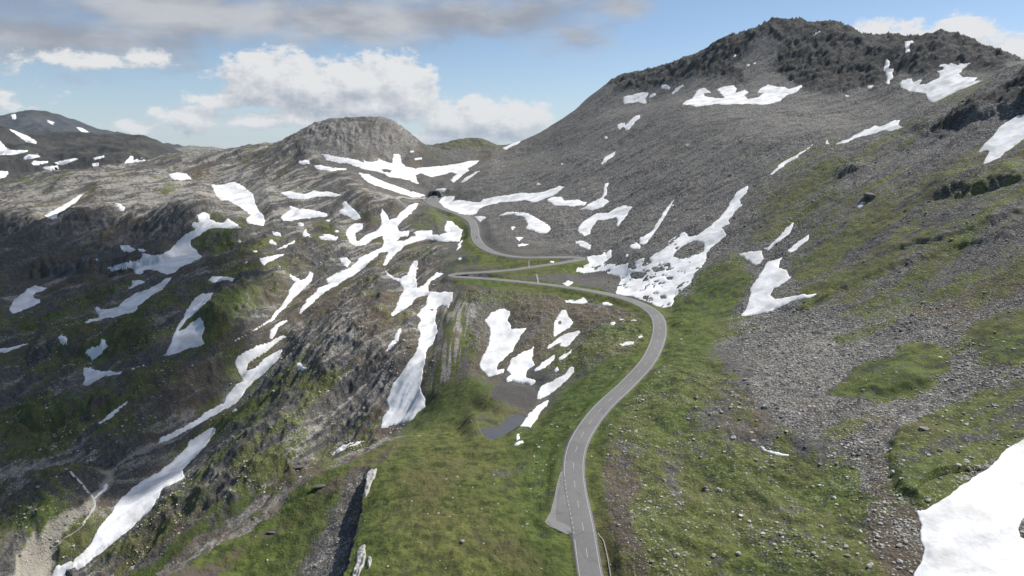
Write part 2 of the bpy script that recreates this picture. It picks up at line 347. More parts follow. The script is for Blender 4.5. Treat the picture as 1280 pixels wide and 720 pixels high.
 ('broad snow patch below the side track on lit grey rock', [T('F', [(92,95),(110,80),(130,65),(125,50),(145,55),(165,65),(200,65),(265,80),(268,92),(220,95),(180,100),(130,107),(100,108)])], []),
 ('ragged snow strip just above the side track', [[(350,241),(362,239),(381,243),(392,238),(412,240),(428,244),(418,246),(395,246),(380,249),(362,248)]], []),
 ('large stepped snow patch on the lit rock shelf left of centre', [[(264,231),(277,231),(293,227),(303,232),(316,242),(319,255),(326,265),(332,276),(329,282),(312,281),(307,275),(313,268),(305,262),(295,256),(285,250),(277,252),(270,243)]], []),
 ('long snow gully from the lower hairpin down to the grass knob', [T('F', [(480,285),(495,305),(520,320),(545,325),(570,310),(580,280),(590,260),(605,258),(605,290),(598,320),(605,345),(600,362),(625,348),(650,325),(680,300),(705,305),(670,325),(645,350),(650,370),(690,375),(735,378),(735,405),(720,435),(700,425),(680,440),(670,470),(680,520),(670,560),(640,600),(635,650),(620,719),(618,745),(635,770),(633,805),(600,830),(585,860),(520,875),(470,888),(475,850),(500,815),(490,780),(515,720),(545,690),(570,640),(610,580),(615,530),(605,500),(620,480),(600,460),(640,420),(645,385),(600,395),(580,420),(550,445),(510,468),(510,455),(530,430),(535,390),(555,370),(540,340),(510,325),(490,310)])], [T('F', [(655,438),(665,436),(666,446),(656,446)])]),
 ('small snow strip in the rock groove left of the long gully', [T('F', [(480,595),(500,570),(520,550),(530,515),(545,505),(550,525),(535,560),(505,585),(488,602)])], []),
 ('forked snow streak along the left foot of the pale hump', [T('F', [(215,305),(200,300),(190,320),(165,330),(130,307),(125,315),(145,340),(125,370),(100,420),(50,480),(0,510),(-40,535),(-85,555),(-80,560),(-40,542),(0,516),(30,500),(70,475),(105,440),(140,400),(170,370),(210,330)])], []),
 ('narrow snow piece between the forked streak and the hump', [T('F', [(50,550),(55,520),(80,495),(110,480),(133,474),(120,485),(90,505),(70,540),(58,552)])], []),
 ('very long snow ribbon running down the stream gully at left centre', [[(354,419),(357,421),(343,430),(333,440),(322,448),(310,455),(307,463),(320,458),(333,447),(352,436),(353,440),(340,457),(322,474),(310,485),(293,505),(267,520),(240,535),(217,548),(197,555),(200,548),(217,540),(233,532),(253,518),(277,505),(290,487),(297,480),(305,478),(300,470),(295,455),(297,447),(305,440),(320,432),(337,427)]], []),
 ('small snow wedge in stones left of the pale hump', [T('F', [(150,640),(165,642),(195,658),(195,667),(155,668)])], []),
 ('pointed snow scrap on the heath above the forked streak', [T('F', [(10,245),(60,240),(110,228),(100,240),(50,262),(30,275),(20,265)])], []),
 ('rounded snow scrap touching the heath beside the branching stream bed', [T('F', [(310,250),(340,248),(358,262),(340,282),(320,262)])], []),
 ('small snow dash on rock below the broad lit patch', [T('F', [(60,152),(95,155),(95,165),(65,162)])], []),
 ('snow dot under the broad patch below the side track', [T('F', [(155,115),(180,115),(178,128),(158,128)])], []),
 ('small snow triangle on dark rock below the snow dot', [T('F', [(175,165),(185,140),(195,158),(220,170),(180,168)])], []),
 ('low snow bar left of the branching stream bed', [T('F', [(235,165),(270,160),(305,170),(300,182),(250,178)])], []),
 ('thin snow strand slanting across dark rock', [T('F', [(80,215),(110,200),(145,180),(148,190),(110,208)])], []),
 ('short snow dash at the left of the slanting strand', [T('F', [(45,185),(70,190),(82,200),(50,192)])], []),
 ('thin snow rim where the pale rock strip meets the grass edge', [T('H', [(285,262),(320,240),(370,218),(410,205),(405,212),(360,230),(320,250),(292,265)])], []),
 ('slanting snow strip on the lit rock shelf at far left', [T('E', [(168,88),(195,72),(225,55),(262,35),(300,8),(312,10),(290,35),(265,48),(235,70),(215,78),(215,95),(200,105),(180,97)])], []),
 ('bean shaped snow scrap at the shadow edge on the shelf', [T('E', [(432,42),(450,42),(468,60),(465,73),(450,72),(445,55)])], []),
 ('large winged snowfield in shade around the dark rounded mound', [T('E', [(395,288),(430,270),(470,260),(520,250),(535,245),(525,228),(570,237),(600,235),(640,215),(665,185),(700,155),(735,140),(720,128),(722,115),(745,112),(735,85),(760,73),(785,85),(785,100),(810,112),(840,115),(850,97),(880,115),(915,138),(880,138),(820,133),(780,140),(745,165),(715,180),(715,200),(740,220),(757,245),(720,262),(680,280),(660,300),(625,312),(590,295),(550,290),(530,300),(540,305),(510,310),(500,298),(510,288),(470,292),(420,298)])], []),
 ('snow scrap above the left wing of the shaded snowfield', [T('E', [(447,200),(470,198),(495,203),(505,215),(485,228),(455,220)])], []),
 ('thin snow fleck touching the left wing of the shaded snowfield', [T('E', [(515,213),(540,212),(550,218),(535,224),(518,220)])], []),
 ('snow speck on the shaded cliff at left', [T('E', [(348,252),(365,250),(370,260),(352,262)])], []),
 ('boot shaped snow patch on shaded grass near the left edge', [T('E', [(33,440),(45,420),(52,403),(80,385),(100,365),(130,352),(178,356),(165,368),(135,375),(122,388),(130,400),(150,405),(148,415),(120,430),(90,440),(60,455),(45,457)])], []),
 ('small curved snow scrap below the winged snowfield', [T('E', [(475,362),(495,345),(490,332),(520,328),(542,335),(510,350),(490,360)])], []),
 ('feathered snow streak on shaded grass below the winged snowfield', [T('E', [(305,490),(330,478),(375,470),(357,440),(362,430),(380,440),(410,440),(440,430),(470,405),(500,385),(520,375),(550,365),(580,352),(620,325),(650,315),(640,330),(610,365),(570,390),(545,410),(515,430),(520,440),(500,452),(470,458),(430,470),(395,472),(370,482),(330,490)])], []),
 ('level snow bar on the shaded mound left of the hump', [T('E', [(783,333),(800,318),(840,320),(882,322),(875,333),(830,333),(800,340)])], []),
 ('little snow block on shaded grass, smallest at left', [T('E', [(220,545),(235,535),(252,545),(245,568),(230,570)])], []),
 ('mitten shaped snow patch on shaded grass', [T('E', [(315,598),(330,585),(370,575),(380,550),(395,555),(410,580),(400,590),(370,615),(345,632),(335,620)])], []),
 ('flat snow strip on shaded grass cut by the left picture edge', [T('E', [(-60,590),(0,588),(35,585),(70,575),(105,565),(100,573),(65,588),(30,602),(0,608),(-60,615)])], []),
 ('snow patch with a long thin tail under the mitten shaped patch', [T('E', [(305,725),(320,700),(310,680),(315,660),(340,657),(365,668),(410,670),(440,675),(490,665),(545,645),(530,657),(490,670),(450,682),(400,690),(360,705),(320,728)])], []),
 ('forked snow sail on the shaded slope beside the pale stream line', [T('E', [(655,530),(670,500),(685,475),(700,445),(715,420),(735,395),(760,380),(800,378),(790,395),(770,415),(745,440),(720,465),(700,480),(690,500),(668,524)]), T('E', [(600,622),(625,600),(640,575),(650,545),(655,528),(668,524),(690,515),(720,490),(750,468),(765,480),(765,510),(755,545),(770,570),(740,582),(700,592),(660,605)])], []),
 ('great snow tongue in the stream ravine at bottom left', [T('G', [(445,440),(480,405),(530,370),(600,330),(670,270),(700,240),(715,210),(750,185),(790,160),(812,165),(810,185),(780,220),(750,255),(715,290),(685,320),(690,345),(660,370),(620,390),(590,430),(565,475),(530,505),(480,550),(430,590),(380,630),(320,680),(290,700),(280,690),(245,705),(245,730),(235,760),(175,770),(190,730),(215,685),(270,665),(310,630),(345,590),(370,540),(410,490)])], []),
 ('thin snow strip in a side gully above the ravine', [T('G', [(352,160),(380,140),(400,120),(430,95),(480,60),(490,62),(460,90),(420,125),(385,150)])], []),
 ('small snow shard beside the cascade', [T('G', [(360,425),(380,400),(395,370),(408,378),(400,395),(370,425),(355,435)])], []),
 ('snow crumb on heath above the great tongue', [T('G', [(865,108),(885,90),(895,95),(878,107)])], []),
 ('snow patch on the grassy top of the left shelf, near the dark far ridge', [T('A', [(632,655),(665,646),(700,652),(722,672),(690,676),(655,676),(640,664)])], []),
]
# the ones on the dark ridge far to the left
FAR_SNOW = [
 ('winding snow streak on the left shoulder of the far dark ridge', [T('A', [(33,484),(60,492),(95,508),(130,528),(138,540),(110,534),(85,520),(60,503)])]),
 ('broad snow wedge on the far dark ridge at the left picture edge', [T('A', [(-40,530),(0,533),(12,545),(20,562),(70,563),(105,565),(85,575),(40,581),(-40,580)])]),
 ('upper oval snow patch in the middle of the far dark ridge', [T('A', [(85,590),(105,580),(140,580),(150,587),(120,596),(88,598)])]),
 ('wavy snow strip under the oval patch on the far dark ridge', [T('A', [(72,622),(115,612),(125,604),(150,604),(180,607),(165,613),(130,617),(95,626)])]),
 ('tapered snow strip right of the wavy strip on the far ridge', [T('A', [(193,614),(235,605),(280,593),(292,596),(265,608),(215,618)])]),
 ('thin level snow dash low on the far dark ridge', [T('A', [(165,630),(215,629),(222,634),(185,637)])]),
 ('lowest snow scrap of the far ridge, at the left picture edge', [T('A', [(-40,645),(0,645),(30,648),(22,662),(0,672),(-40,675)])]),
 ('short slanting snow dash under the rounded top of the far ridge', [T('A', [(348,593),(390,583),(388,592),(355,600)])]),
 ('snow fleck at the foot of the far ridge', [T('A', [(348,614),(370,612),(372,620),(352,622)])]),
 ('branched snow strip below the right end of the far ridge', [T('A', [(462,622),(475,600),(490,583),(503,588),(498,602),(520,595),(540,590),(520,600),(490,614)])]),
 ('double snow strip at the right foot of the far ridge', [T('A', [(497,617),(515,602),(550,597),(545,604),(520,616)])]),
 ('long snow strip along the right end of the far dark ridge', [T('A', [(545,612),(580,596),(640,578),(645,583),(600,600),(560,610)])]),
]
BLUE_SNOW = [
 ('broken snow streak on the blue mountain farthest away', [T('A', [(288,478),(305,480),(330,495),(322,503),(305,492)])]),
 ('snow fleck high on the blue mountain farthest away', [T('A', [(176,450),(200,458),(198,465),(184,459)])]),
 ('snow speck near the left top of the blue far mountain', [T('A', [(44,432),(56,428),(60,446),(48,446)])]),
]

# outlines that are patches of their own
SPLIT = {
 'pair of snow flecks under the dark crag left of the summit': ['left snow fleck of two under the dark crag left of the summit', 'right snow fleck of two under the dark crag left of the summit'],
 'cluster of snow flecks between the slim gully and the chute': ['ragged snow fleck at the lower end of the slim snow gully', 'tiny snow fleck between the slim gully and the top of the road chute'],
 'thin pair of snow flecks in scrub inside the road bend': ['thin snow fleck in scrub inside the road bend, left one of a level row', 'thin snow fleck in scrub inside the road bend, right one of a level row', 'tiny snow fleck below the level row in the scrub'],
 'lens shaped snow strip near the inside of the road bend': ['lens shaped snow strip near the inside of the road bend', 'small snow block above the right end of the lens shaped strip'],
 'snow patch with a dark hole in the middle of the brown scrub': ['snow patch with a dark hole in the middle of the brown scrub', 'slanting frayed snow patch right below the one with the dark hole'],
 'crumbled snow strip below the holed patch in the scrub': ['crumbled snow strip below the frayed patch in the scrub', 'snow dot at the lower end of the crumbled strip'],
 'pair of small snow lumps below the pond': ['upper small snow lump on the brown bank below the pond', 'lower small snow lump on the brown bank below the pond'],
}
_s = []
for lab, outs, holes in SNOW:
    if lab in SPLIT:
        for l2, o2 in zip(SPLIT[lab], outs):
            _s.append((l2, [o2], holes if 'hole' in l2 and 'below' not in l2 else []))
    else:
        _s.append((lab, outs, holes))
SNOW = _s

def speck(u, v, r):
    return [(u - r * 1.3, v), (u - r * .4, v - r * .7), (u + r, v - r * .5), (u + r * 1.4, v + r * .2), (u + r * .2, v + r * .7)]


for u, v, r in [(308, 328, 2.2), (318, 315, 2.4), (420, 289, 2), (348, 335, 2.2), (410, 276, 2), (338, 300, 2), (372, 268, 2), (300, 302, 1.8)]:
    SNOW.append(('tiny snow speck among the rocks of the upper left valley', [speck(u, v, r)], []))
for u, v, r in [(673, 230, 1.8), (757, 172, 1.8), (858, 181, 2.0), (1058, 119, 2.2), (757, 237, 1.8), (840, 257, 1.8), (702, 205, 1.6)]:
    SNOW.append(('tiny snow speck on the scree of the big mountain', [speck(u, v, r)], []))
# ------------------------------------------------------------------ regions of cover, soft edged
NW1 = fbm(X, Y, 40, 4, 50)
NW2 = fbm(X, Y, 14, 3, 60)
wp0 = fbm(X, Y, 60, 3, 70) * 10
_k = F / np.maximum(D0, 60)          # pixels per metre at each point
WU = U0 + _k * (NW1 * 5 + NW2 * 2.5)
WV = V0 + _k * 0.7 * (np.roll(NW1, 97, 1) * 5 + np.roll(NW2, 61, 1) * 2.5)


def reg(poly, soft=6.0, warp=True):
    p = np.asarray(poly, float)
    u, v = (WU, WV) if warp else (U0, V0)
    m = (u > p[:, 0].min() - soft) & (u < p[:, 0].max() + soft) & (v > p[:, 1].min() - soft) & (v < p[:, 1].max() + soft) & (RR < 1900)
    out = np.zeros(u.shape, np.float32)
    if m.any():
        out[m] = sstep(-soft, soft, sdf(p, u[m], v[m]))
    return out


def blob(cu, cv, ru, rv, ang=0.0):
    a = math.radians(ang)
    du, dv = WU - cu, WV - cv
    p, q = du * math.cos(a) - dv * math.sin(a), du * math.sin(a) + dv * math.cos(a)     # ang: degrees, rising to the right
    return np.exp(-((p / ru) ** 2 + (q / rv) ** 2)).astype(np.float32)


def put(field, m, val):
    field += m * (val - field)


G = np.full(X.shape, 0.25, np.float32)      # grass
B = np.full(X.shape, 0.25, np.float32)      # brown heath and earth
P = np.full(X.shape, 0.15, np.float32)      # pale bedrock
K = np.zeros(X.shape, np.float32)           # dark crag
S = np.full(X.shape, 0.3, np.float32)       # loose stones
WALL = reg([(560, 262), (640, 215), (690, 150), (800, 60), (975, -40), (1400, -40), (1400, 900), (1180, 760), (1080, 600), (960, 480), (900, 420), (850, 375), (760, 320), (640, 290)], 25)
LEFT = reg([(-500, 150), (300, 150), (500, 250), (560, 300), (530, 500), (480, 545), (360, 600), (140, 720), (60, 900), (-500, 900)], 12)
NEARG = reg([(560, 520), (480, 545), (360, 600), (120, 740), (120, 1000), (1150, 1000), (1090, 620), (960, 500), (880, 440), (860, 360), (830, 370), (800, 430), (740, 470), (660, 540)], 14)
put(G, NEARG, 0.78); put(B, NEARG, 0.3); put(P, NEARG, 0.08); put(S, NEARG, 0.45); S -= NEARG * .3 * (1 - sstep(690, 800, U0))
put(G, WALL, 0.10); put(B, WALL, 0.12); put(P, WALL, 0.12); put(S, WALL, 0.9)
put(G, LEFT, 0.36); put(B, LEFT, 0.5); put(P, LEFT, 0.32); put(S, LEFT, 0.4)
# the lit plateau on the left and the knoll: bare rock
PLAT = reg([(-300, 225), (60, 205), (240, 180), (345, 170), (400, 140), (500, 140), (540, 175), (650, 165), (680, 180), (600, 245), (530, 255), (470, 268), (340, 290), (240, 285), (120, 265), (0, 280), (-300, 300)], 10)
put(G, PLAT, 0.16); put(B, PLAT, 0.3); put(P, PLAT, 0.42); put(S, PLAT, 0.4)
for a, val in [((150, 232, 60, 14, 10), .25), ((200, 210, 80, 14, 8), .3), ((520, 205, 50, 22, 0), .02), ((430, 190, 70, 14, 0), .08)]:
    put(P, blob(*a), val)
put(P, reg([(-20, 240), (60, 225), (130, 215), (240, 205), (330, 225), (350, 262), (240, 268), (120, 262), (0, 272)], 6), .72); put(B, reg([(-20, 240), (60, 225), (130, 215), (240, 205), (330, 225), (350, 262), (240, 268), (120, 262), (0, 272)], 6), .2)
for a, val in [((590, 178, 45, 9, 0), .8), ((540, 200, 25, 25, 0), .35), ((455, 150, 40, 6, 0), .5), ((60, 225, 70, 10, 0), .5), ((40, 275, 60, 12, 10), .6), ((330, 195, 40, 8, 0), .35), ((580, 238, 30, 8, 10), .35)]:
    put(G, blob(*a), val)
for a, val in [((575, 205, 30, 15, 0), .6), ((100, 250, 90, 12, 0), .5), ((130, 235, 60, 10, 0), .45), ((260, 215, 60, 12, 0), .5)]:
    put(B, blob(*a), val)
# left valley
for a, val in [((60, 400, 130, 40, 10), .85), ((180, 420, 120, 50, 15), .8), ((60, 540, 120, 60, 20), .75), ((130, 510, 90, 40, 20), .75), ((300, 345, 70, 40, 30), .75), ((270, 280, 50, 16, 0), .7),
               ((60, 650, 70, 60, 30), .95), ((350, 520, 60, 30, 45), .85), ((385, 470, 30, 25, 30), .7), ((440, 385, 50, 22, 20), .85), ((400, 345, 60, 16, 20), .6), ((300, 460, 40, 30, 40), .8), ((250, 610, 60, 30, 40), .7), ((340, 600, 30, 20, 40), .7),
               ((570, 440, 14, 50, -10), .7), ((540, 270, 25, 14, 0), .65), ((600, 330, 60, 14, 0), .5), ((520, 500, 26, 30, 0), .7), ((400, 500, 40, 25, 45), .6)]:
    put(G, blob(*a), val)
for a, val in [((60, 320, 130, 40, 0), .12), ((150, 300, 120, 25, 0), .12), ((420, 425, 65, 45, 15), .15), ((230, 470, 60, 12, 45), .3), ((500, 440, 30, 60, 60), .2), ((70, 480, 60, 20, 10), .4), ((20, 600, 60, 20, 20), .35)]:
    put(G, blob(*a), val)
for a, val in [((415, 430, 55, 38, 20), .62), ((505, 510, 28, 60, -35), .55), ((420, 540, 25, 60, -38), .5), ((560, 425, 14, 70, -8), .8), ((545, 470, 14, 60, -12), .6), ((500, 440, 24, 60, -32), .5), ((60, 590, 90, 9, 25), .6), ((110, 575, 40, 8, 20), .6), ((70, 350, 120, 36, 0), .3), ((200, 300, 80, 16, 0), .3),
               ((220, 660, 110, 9, 33), .75), ((330, 605, 60, 7, 33), .8), ((430, 560, 60, 8, 28), .75), ((30, 620, 50, 14, 30), .5), ((590, 265, 40, 12, 0), .3), ((290, 640, 40, 22, 40), .4)]:
    put(P, blob(*a), val)
for a, val in [((460, 440, 30, 30, 0), .6), ((480, 470, 24, 60, -40), .6), ((600, 400, 30, 60, 0), .85), ((250, 630, 80, 10, 33), .7), ((380, 590, 70, 8, 30), .8), ((140, 650, 20, 30, 40), .7), ((330, 430, 40, 40, 0), .5), ((420, 320, 70, 25, 20), .5), ((350, 380, 60, 40, 0), .5)]:
    put(B, blob(*a), val)
GRAVEL = reg([(10, 730), (40, 690), (70, 672), (92, 652), (106, 646), (100, 660), (84, 684), (72, 700), (66, 730)], 9)
GRAVEL = np.maximum(GRAVEL, .72 * reg([(88, 656), (122, 612), (158, 582), (200, 553), (236, 536), (205, 560), (160, 590), (130, 623), (108, 655)], 6))
put(P, reg([(92, 650), (125, 610), (160, 580), (200, 552), (240, 535), (205, 562), (160, 592), (130, 625), (110, 655)], 6), .62); put(G, reg([(92, 650), (125, 610), (160, 580), (200, 552), (240, 535), (205, 562), (160, 592), (130, 625), (110, 655)], 6), .12)
# scrub between the road loops and the pond
MID = reg([(580, 358), (700, 365), (790, 385), (812, 410), (800, 435), (740, 455), (700, 470), (650, 450), (600, 470), (580, 420)], 8)
put(B, MID, .72); put(G, MID, .3); put(P, MID, .24); put(S, MID, .6)
for a, val in [((760, 420, 40, 14, 20), .75), ((745, 430, 45, 12, 30), .8), ((620, 372, 50, 8, 0), .6), ((700, 440, 24, 20, 20), .6), ((810, 400, 16, 30, -15), .95), ((770, 460, 50, 16, 40), .95), ((720, 500, 45, 22, 45), 1.0), ((690, 560, 28, 40, 0), 1.0), ((600, 500, 22, 30, 0), .8), ((560, 510, 30, 22, 0), .9)]:
    put(G, blob(*a), val)
BANK = reg([(570, 349), (700, 360), (770, 371), (800, 383), (800, 390), (760, 378), (690, 368), (600, 358), (566, 354)], 3, False)
BANK2 = reg([(610, 342), (650, 338), (715, 329), (735, 326), (735, 333), (700, 342), (650, 345)], 3, False)
BANK3 = reg([(560, 266), (580, 275), (586, 290), (592, 305), (605, 316), (640, 326), (700, 324), (690, 330), (640, 334), (600, 328), (580, 312), (574, 290)], 3, False)
put(K, blob(430, 151, 50, 5), .6); put(K, blob(590, 178, 50, 10), .55); put(G, blob(590, 178, 50, 10), .45)
for a in [(400, 158, 24, 4, 15), (470, 160, 26, 4, -10), (350, 180, 30, 5, 15), (300, 205, 50, 4, 8), (260, 228, 60, 4, 8)]:
    put(K, blob(*a), .5)
for m in (BANK, BANK2, BANK3):
    put(G, m, .95); put(P, m, .05); put(S, m, .15); put(B, m, .35)
# near ground
for a, val in [((520, 640, 90, 60, 0), 1.0), ((330, 660, 80, 40, 30), .95), ((600, 560, 60, 22, 0), .95), ((500, 560, 60, 20, 20), .9), ((880, 400, 40, 40, 50), .95), ((850, 450, 22, 40, 40), .85), ((900, 360, 40, 26, 50), .9), ((840, 560, 60, 40, -30), .75), ((1000, 680, 70, 40, -25), .9),
               ((1120, 460, 75, 26, 10), 1.0), ((1060, 590, 60, 40, 0), .75), ((1190, 590, 70, 40, 25), .85), ((1250, 430, 50, 30, 10), .85), ((1070, 320, 80, 16, 32), .8), ((1110, 290, 90, 14, 30), .8), ((1180, 330, 110, 8, 30), .6), ((1000, 210, 70, 22, 25), .55), ((1000, 260, 50, 30, 40), .6),
               ((1130, 370, 120, 6, 30), .7), ((1250, 360, 60, 8, 28), .75), ((1100, 190, 80, 12, 35), .55), ((1230, 110, 60, 20, 10), .45), ((1240, 500, 60, 24, 20), .7), ((1240, 250, 90, 7, 30), .5), ((1150, 420, 140, 5, 28), .6), ((1060, 355, 60, 9, 30), .7), ((760, 200, 50, 40, 45), .12)]:
    put(G, blob(*a), val)
for a, val in [((1040, 440, 110, 30, 22), .08), ((960, 470, 40, 40, 0), .2), ((1180, 380, 90, 12, 28), .12), ((900, 520, 26, 30, 0), .3), ((780, 580, 20, 30, -10), .25), ((945, 540, 26, 24, 0), .3), ((1040, 540, 50, 14, 20), .4), ((1120, 690, 26, 50, 20), .3), ((1110, 600, 14, 40, -20), .35), ((850, 620, 14, 40, 25), .35), ((1210, 470, 20, 30, 40), .2)]:
    put(G, blob(*a), val)
for a, val in [((1040, 440, 110, 32, 22), .42), ((1090, 520, 60, 10, 25), .35), ((870, 510, 30, 26, 0), .5), ((785, 560, 16, 26, 0), .4), ((860, 620, 12, 40, 30), .35), ((1110, 600, 10, 34, -20), .5), ((1210, 470, 16, 30, 40), .4), ((950, 470, 30, 30, 0), .35)]:
    put(P, blob(*a), val)
for a, val in [((775, 620, 18, 60, -8), .95), ((760, 590, 10, 50, 0), .8), ((790, 690, 18, 30, 0), .95), ((640, 690, 30, 20, 0), .8), ((930, 500, 40, 40, 0), .8), ((960, 530, 40, 24, 0), .75), ((1130, 680, 24, 40, 0), .7), ((1000, 400, 60, 8, 20), .4), ((860, 440, 14, 40, 40), .7), ((1180, 600, 100, 6, 35), .55), ((600, 660, 60, 30, 0), .5), ((520, 600, 40, 30, 0), .5), ((970, 650, 50, 24, -30), .5)]:
    put(B, blob(*a), val)
CRAG = np.maximum.reduce([reg(p, 7) for p in (
    [(860, 80), (890, 48), (975, 12), (1045, 20), (1100, 35), (1160, 55), (1110, 105), (1060, 115), (1000, 110), (960, 85), (985, 50), (950, 45), (930, 75), (880, 85)],
    [(1020, 60), (1085, 40), (1200, 36), (1275, 75), (1240, 92), (1190, 80), (1150, 95), (1120, 88), (1085, 110), (1040, 120), (1000, 108), (1010, 85)],
    [(760, 100), (800, 82), (870, 68), (920, 82), (930, 104), (870, 92), (840, 100), (800, 112), (770, 115)],
    [(1160, 165), (1290, 80), (1290, 140), (1230, 140), (1180, 170)],
    )])
pass; put(K, CRAG, 0.9); put(G, CRAG, .12); put(P, CRAG, .1); put(S, CRAG, .3)
for a, val in [((890, 66, 34, 12, 30), .8), ((1080, 240, 14, 8, 0), .8), ((1190, 235, 90, 5, 25), .6), ((1200, 215, 60, 8, 28), .7), ((1230, 235, 40, 10, 20), .7), ((1060, 215, 22, 10, 0), .6), ((755, 130, 14, 6, 10), .6), ((715, 162, 14, 6, 20), .6),
               ((380, 440, 12, 8, 0), .7), ((80, 330, 140, 28, 5), .4)]:
    put(K, blob(*a), val)

def fill(poly, soft=4, g=None, b=None, p=None, k=None, st=None, w=1.0):
    m = reg(poly, soft) * w
    for f, v in ((G, g), (B, b), (P, p), (K, k), (S, st)):
        if v is not None:
            put(f, m, v)


fill([(930, 480), (985, 405), (1060, 398), (1180, 385), (1250, 380), (1230, 405), (1180, 435), (1100, 445), (1045, 485), (1060, 512), (1010, 545), (960, 510)], 8, g=.08, p=.42, b=.25, st=.9)
fill([(1040, 488), (1060, 470), (1100, 450), (1150, 436), (1190, 445), (1185, 470), (1150, 488), (1100, 500), (1060, 497)], 4, g=.98, p=.02, b=.25, st=.25)
fill([(1112, 600), (1112, 565), (1125, 540), (1180, 512), (1290, 468), (1300, 540), (1240, 578), (1190, 608), (1150, 630), (1125, 627)], 4, g=.92, p=.03, b=.3, st=.45)
fill([(1225, 405), (1300, 380), (1300, 450), (1240, 458), (1212, 432)], 6, g=.95, p=.03, st=.3)
fill([(1000, 260), (1100, 215), (1300, 150), (1300, 385), (1180, 385), (1060, 398), (1010, 385), (985, 330)], 14, g=.5, b=.45, p=.06, st=.5, w=.8)
fill([(1000, 372), (1050, 345), (1110, 305), (1180, 270), (1200, 276), (1130, 320), (1070, 360), (1020, 385)], 6, g=.8, p=.05, b=.3, st=.35)
fill([(985, 340), (1030, 310), (1100, 262), (1180, 222), (1190, 230), (1110, 280), (1050, 325), (1000, 355)], 6, g=.72, p=.05, b=.35, st=.4)
fill([(925, 300), (960, 240), (1010, 205), (1050, 195), (1040, 225), (1000, 260), (960, 300)], 10, g=.55, b=.3, p=.05, st=.5)
fill([(1050, 420), (1150, 372), (1290, 318), (1290, 330), (1160, 388), (1060, 432)], 5, g=.62, b=.3, p=.08)
fill([(1100, 240), (1180, 200), (1290, 150), (1290, 215), (1200, 240), (1120, 265)], 10, g=.45, b=.4, p=.03, k=.3)
fill([(845, 375), (880, 345), (925, 330), (940, 350), (910, 400), (880, 450), (845, 480), (835, 440)], 8, g=.97, b=.25, p=.02, st=.2)
fill([(1080, 560), (1110, 560), (1115, 620), (1150, 640), (1155, 720), (1110, 720), (1090, 640)], 6, g=.25, b=.7, p=.3, st=.9)
fill([(750, 560), (770, 555), (795, 600), (800, 720), (765, 720), (755, 640)], 6, g=.3, b=.9, p=.15, st=.5)
fill([(190, 716), (270, 660), (350, 610), (430, 570), (500, 540), (506, 543), (438, 574), (357, 619), (284, 667), (207, 725)], 3, g=.12, p=.72, b=.5)
fill([(190, 575), (300, 490), (390, 465), (440, 490), (400, 550), (330, 600), (230, 655)], 14, g=.66, b=.4, p=.2, w=.8)
fill([(205, 730), (292, 674), (362, 626), (442, 580), (506, 548), (512, 553), (445, 589), (370, 636), (300, 685), (235, 735)], 4, g=.4, p=.1, b=.85)
fill([(552, 372), (580, 366), (590, 400), (582, 440), (558, 470), (540, 500), (545, 440)], 7, g=.34, p=.64, b=.5)
fill([(330, 380), (400, 330), (470, 300), (500, 330), (440, 390), (380, 440), (340, 470), (300, 460)], 14, g=.3, b=.6, p=.38, w=.7)
fill([(450, 400), (510, 330), (540, 360), (520, 470), (470, 500)], 10, g=.25, b=.55, p=.42, w=.75)
fill([(375, 165), (400, 150), (500, 147), (530, 190), (480, 200), (380, 195)], 5, g=.06, b=.3, p=.56, k=0.05, st=.5)
fill([(385, 402), (440, 395), (478, 420), (470, 450), (420, 470), (385, 460), (370, 430)], 8, g=.14, p=.55, b=.4)
fill([(345, 560), (400, 510), (470, 440), (520, 400), (500, 450), (450, 505), (400, 550), (360, 582)], 8, g=.3, p=.46, b=.5, w=.8)
fill([(0, 592), (40, 580), (100, 572), (60, 600), (20, 640), (0, 650)], 5, g=.3, p=.55, w=.8)
fill([(470, 500), (505, 470), (500, 540), (440, 560), (440, 545)], 6, g=.3, p=.5, b=.6, w=.8)
fill([(240, 290), (265, 276), (300, 280), (312, 300), (280, 312), (245, 305)], 4, g=.8, p=.02, k=.3)
fill([(-20, 285), (120, 282), (230, 292), (215, 318), (150, 345), (60, 350), (-20, 345)], 8, g=.1, p=.1, b=.45, k=.35)
fill([(560, 480), (600, 478), (606, 520), (596, 545), (560, 545), (520, 540), (540, 505)], 8, g=.95, p=.03, b=.4)
fill([(606, 508), (650, 512), (640, 522), (618, 532), (600, 534)], 5, g=.75, p=.02, b=.75)

OUTC = reg([(545, 372), (585, 364), (596, 400), (590, 445), (562, 478), (535, 505), (538, 440)], 8)
vst = fbm(X / 3.0 + wp0 / 20, Y / 45, 1, 3, 180)
P += OUTC * (vst * 1.1 - .12); G += OUTC * (-vst * .9 + .1)
LUSH = np.clip(.5 - .2 * WALL + .5 * fbm(X, Y, 38, 3, 190), 0, 1).astype(np.float32)
for a, val in [((735, 500, 40, 60, 30), 1.0), ((690, 560, 26, 50, 0), .95), ((680, 680, 30, 40, 0), .8), ((540, 650, 60, 50, 0), .12), ((600, 690, 60, 30, 0), .1), ((440, 640, 16, 60, 0), .85), ((600, 620, 40, 24, 0), .6), ((520, 560, 60, 16, 10), .25), ((330, 670, 70, 40, 30), .6), ((880, 370, 50, 40, 50), .9), ((860, 450, 30, 40, 40), .6), ((820, 600, 60, 60, 0), .3), ((1000, 690, 90, 40, -20), .45), ((640, 515, 40, 16, 0), .05), ((1110, 470, 70, 26, 10), .75), ((1190, 560, 80, 40, 20), .6), ((770, 690, 30, 50, 0), .1)]:
    put(LUSH, blob(*a), val)
G *= 1 - .24 * LEFT * (1 - sstep(430, 520, V0) * sstep(140, 20, U0))
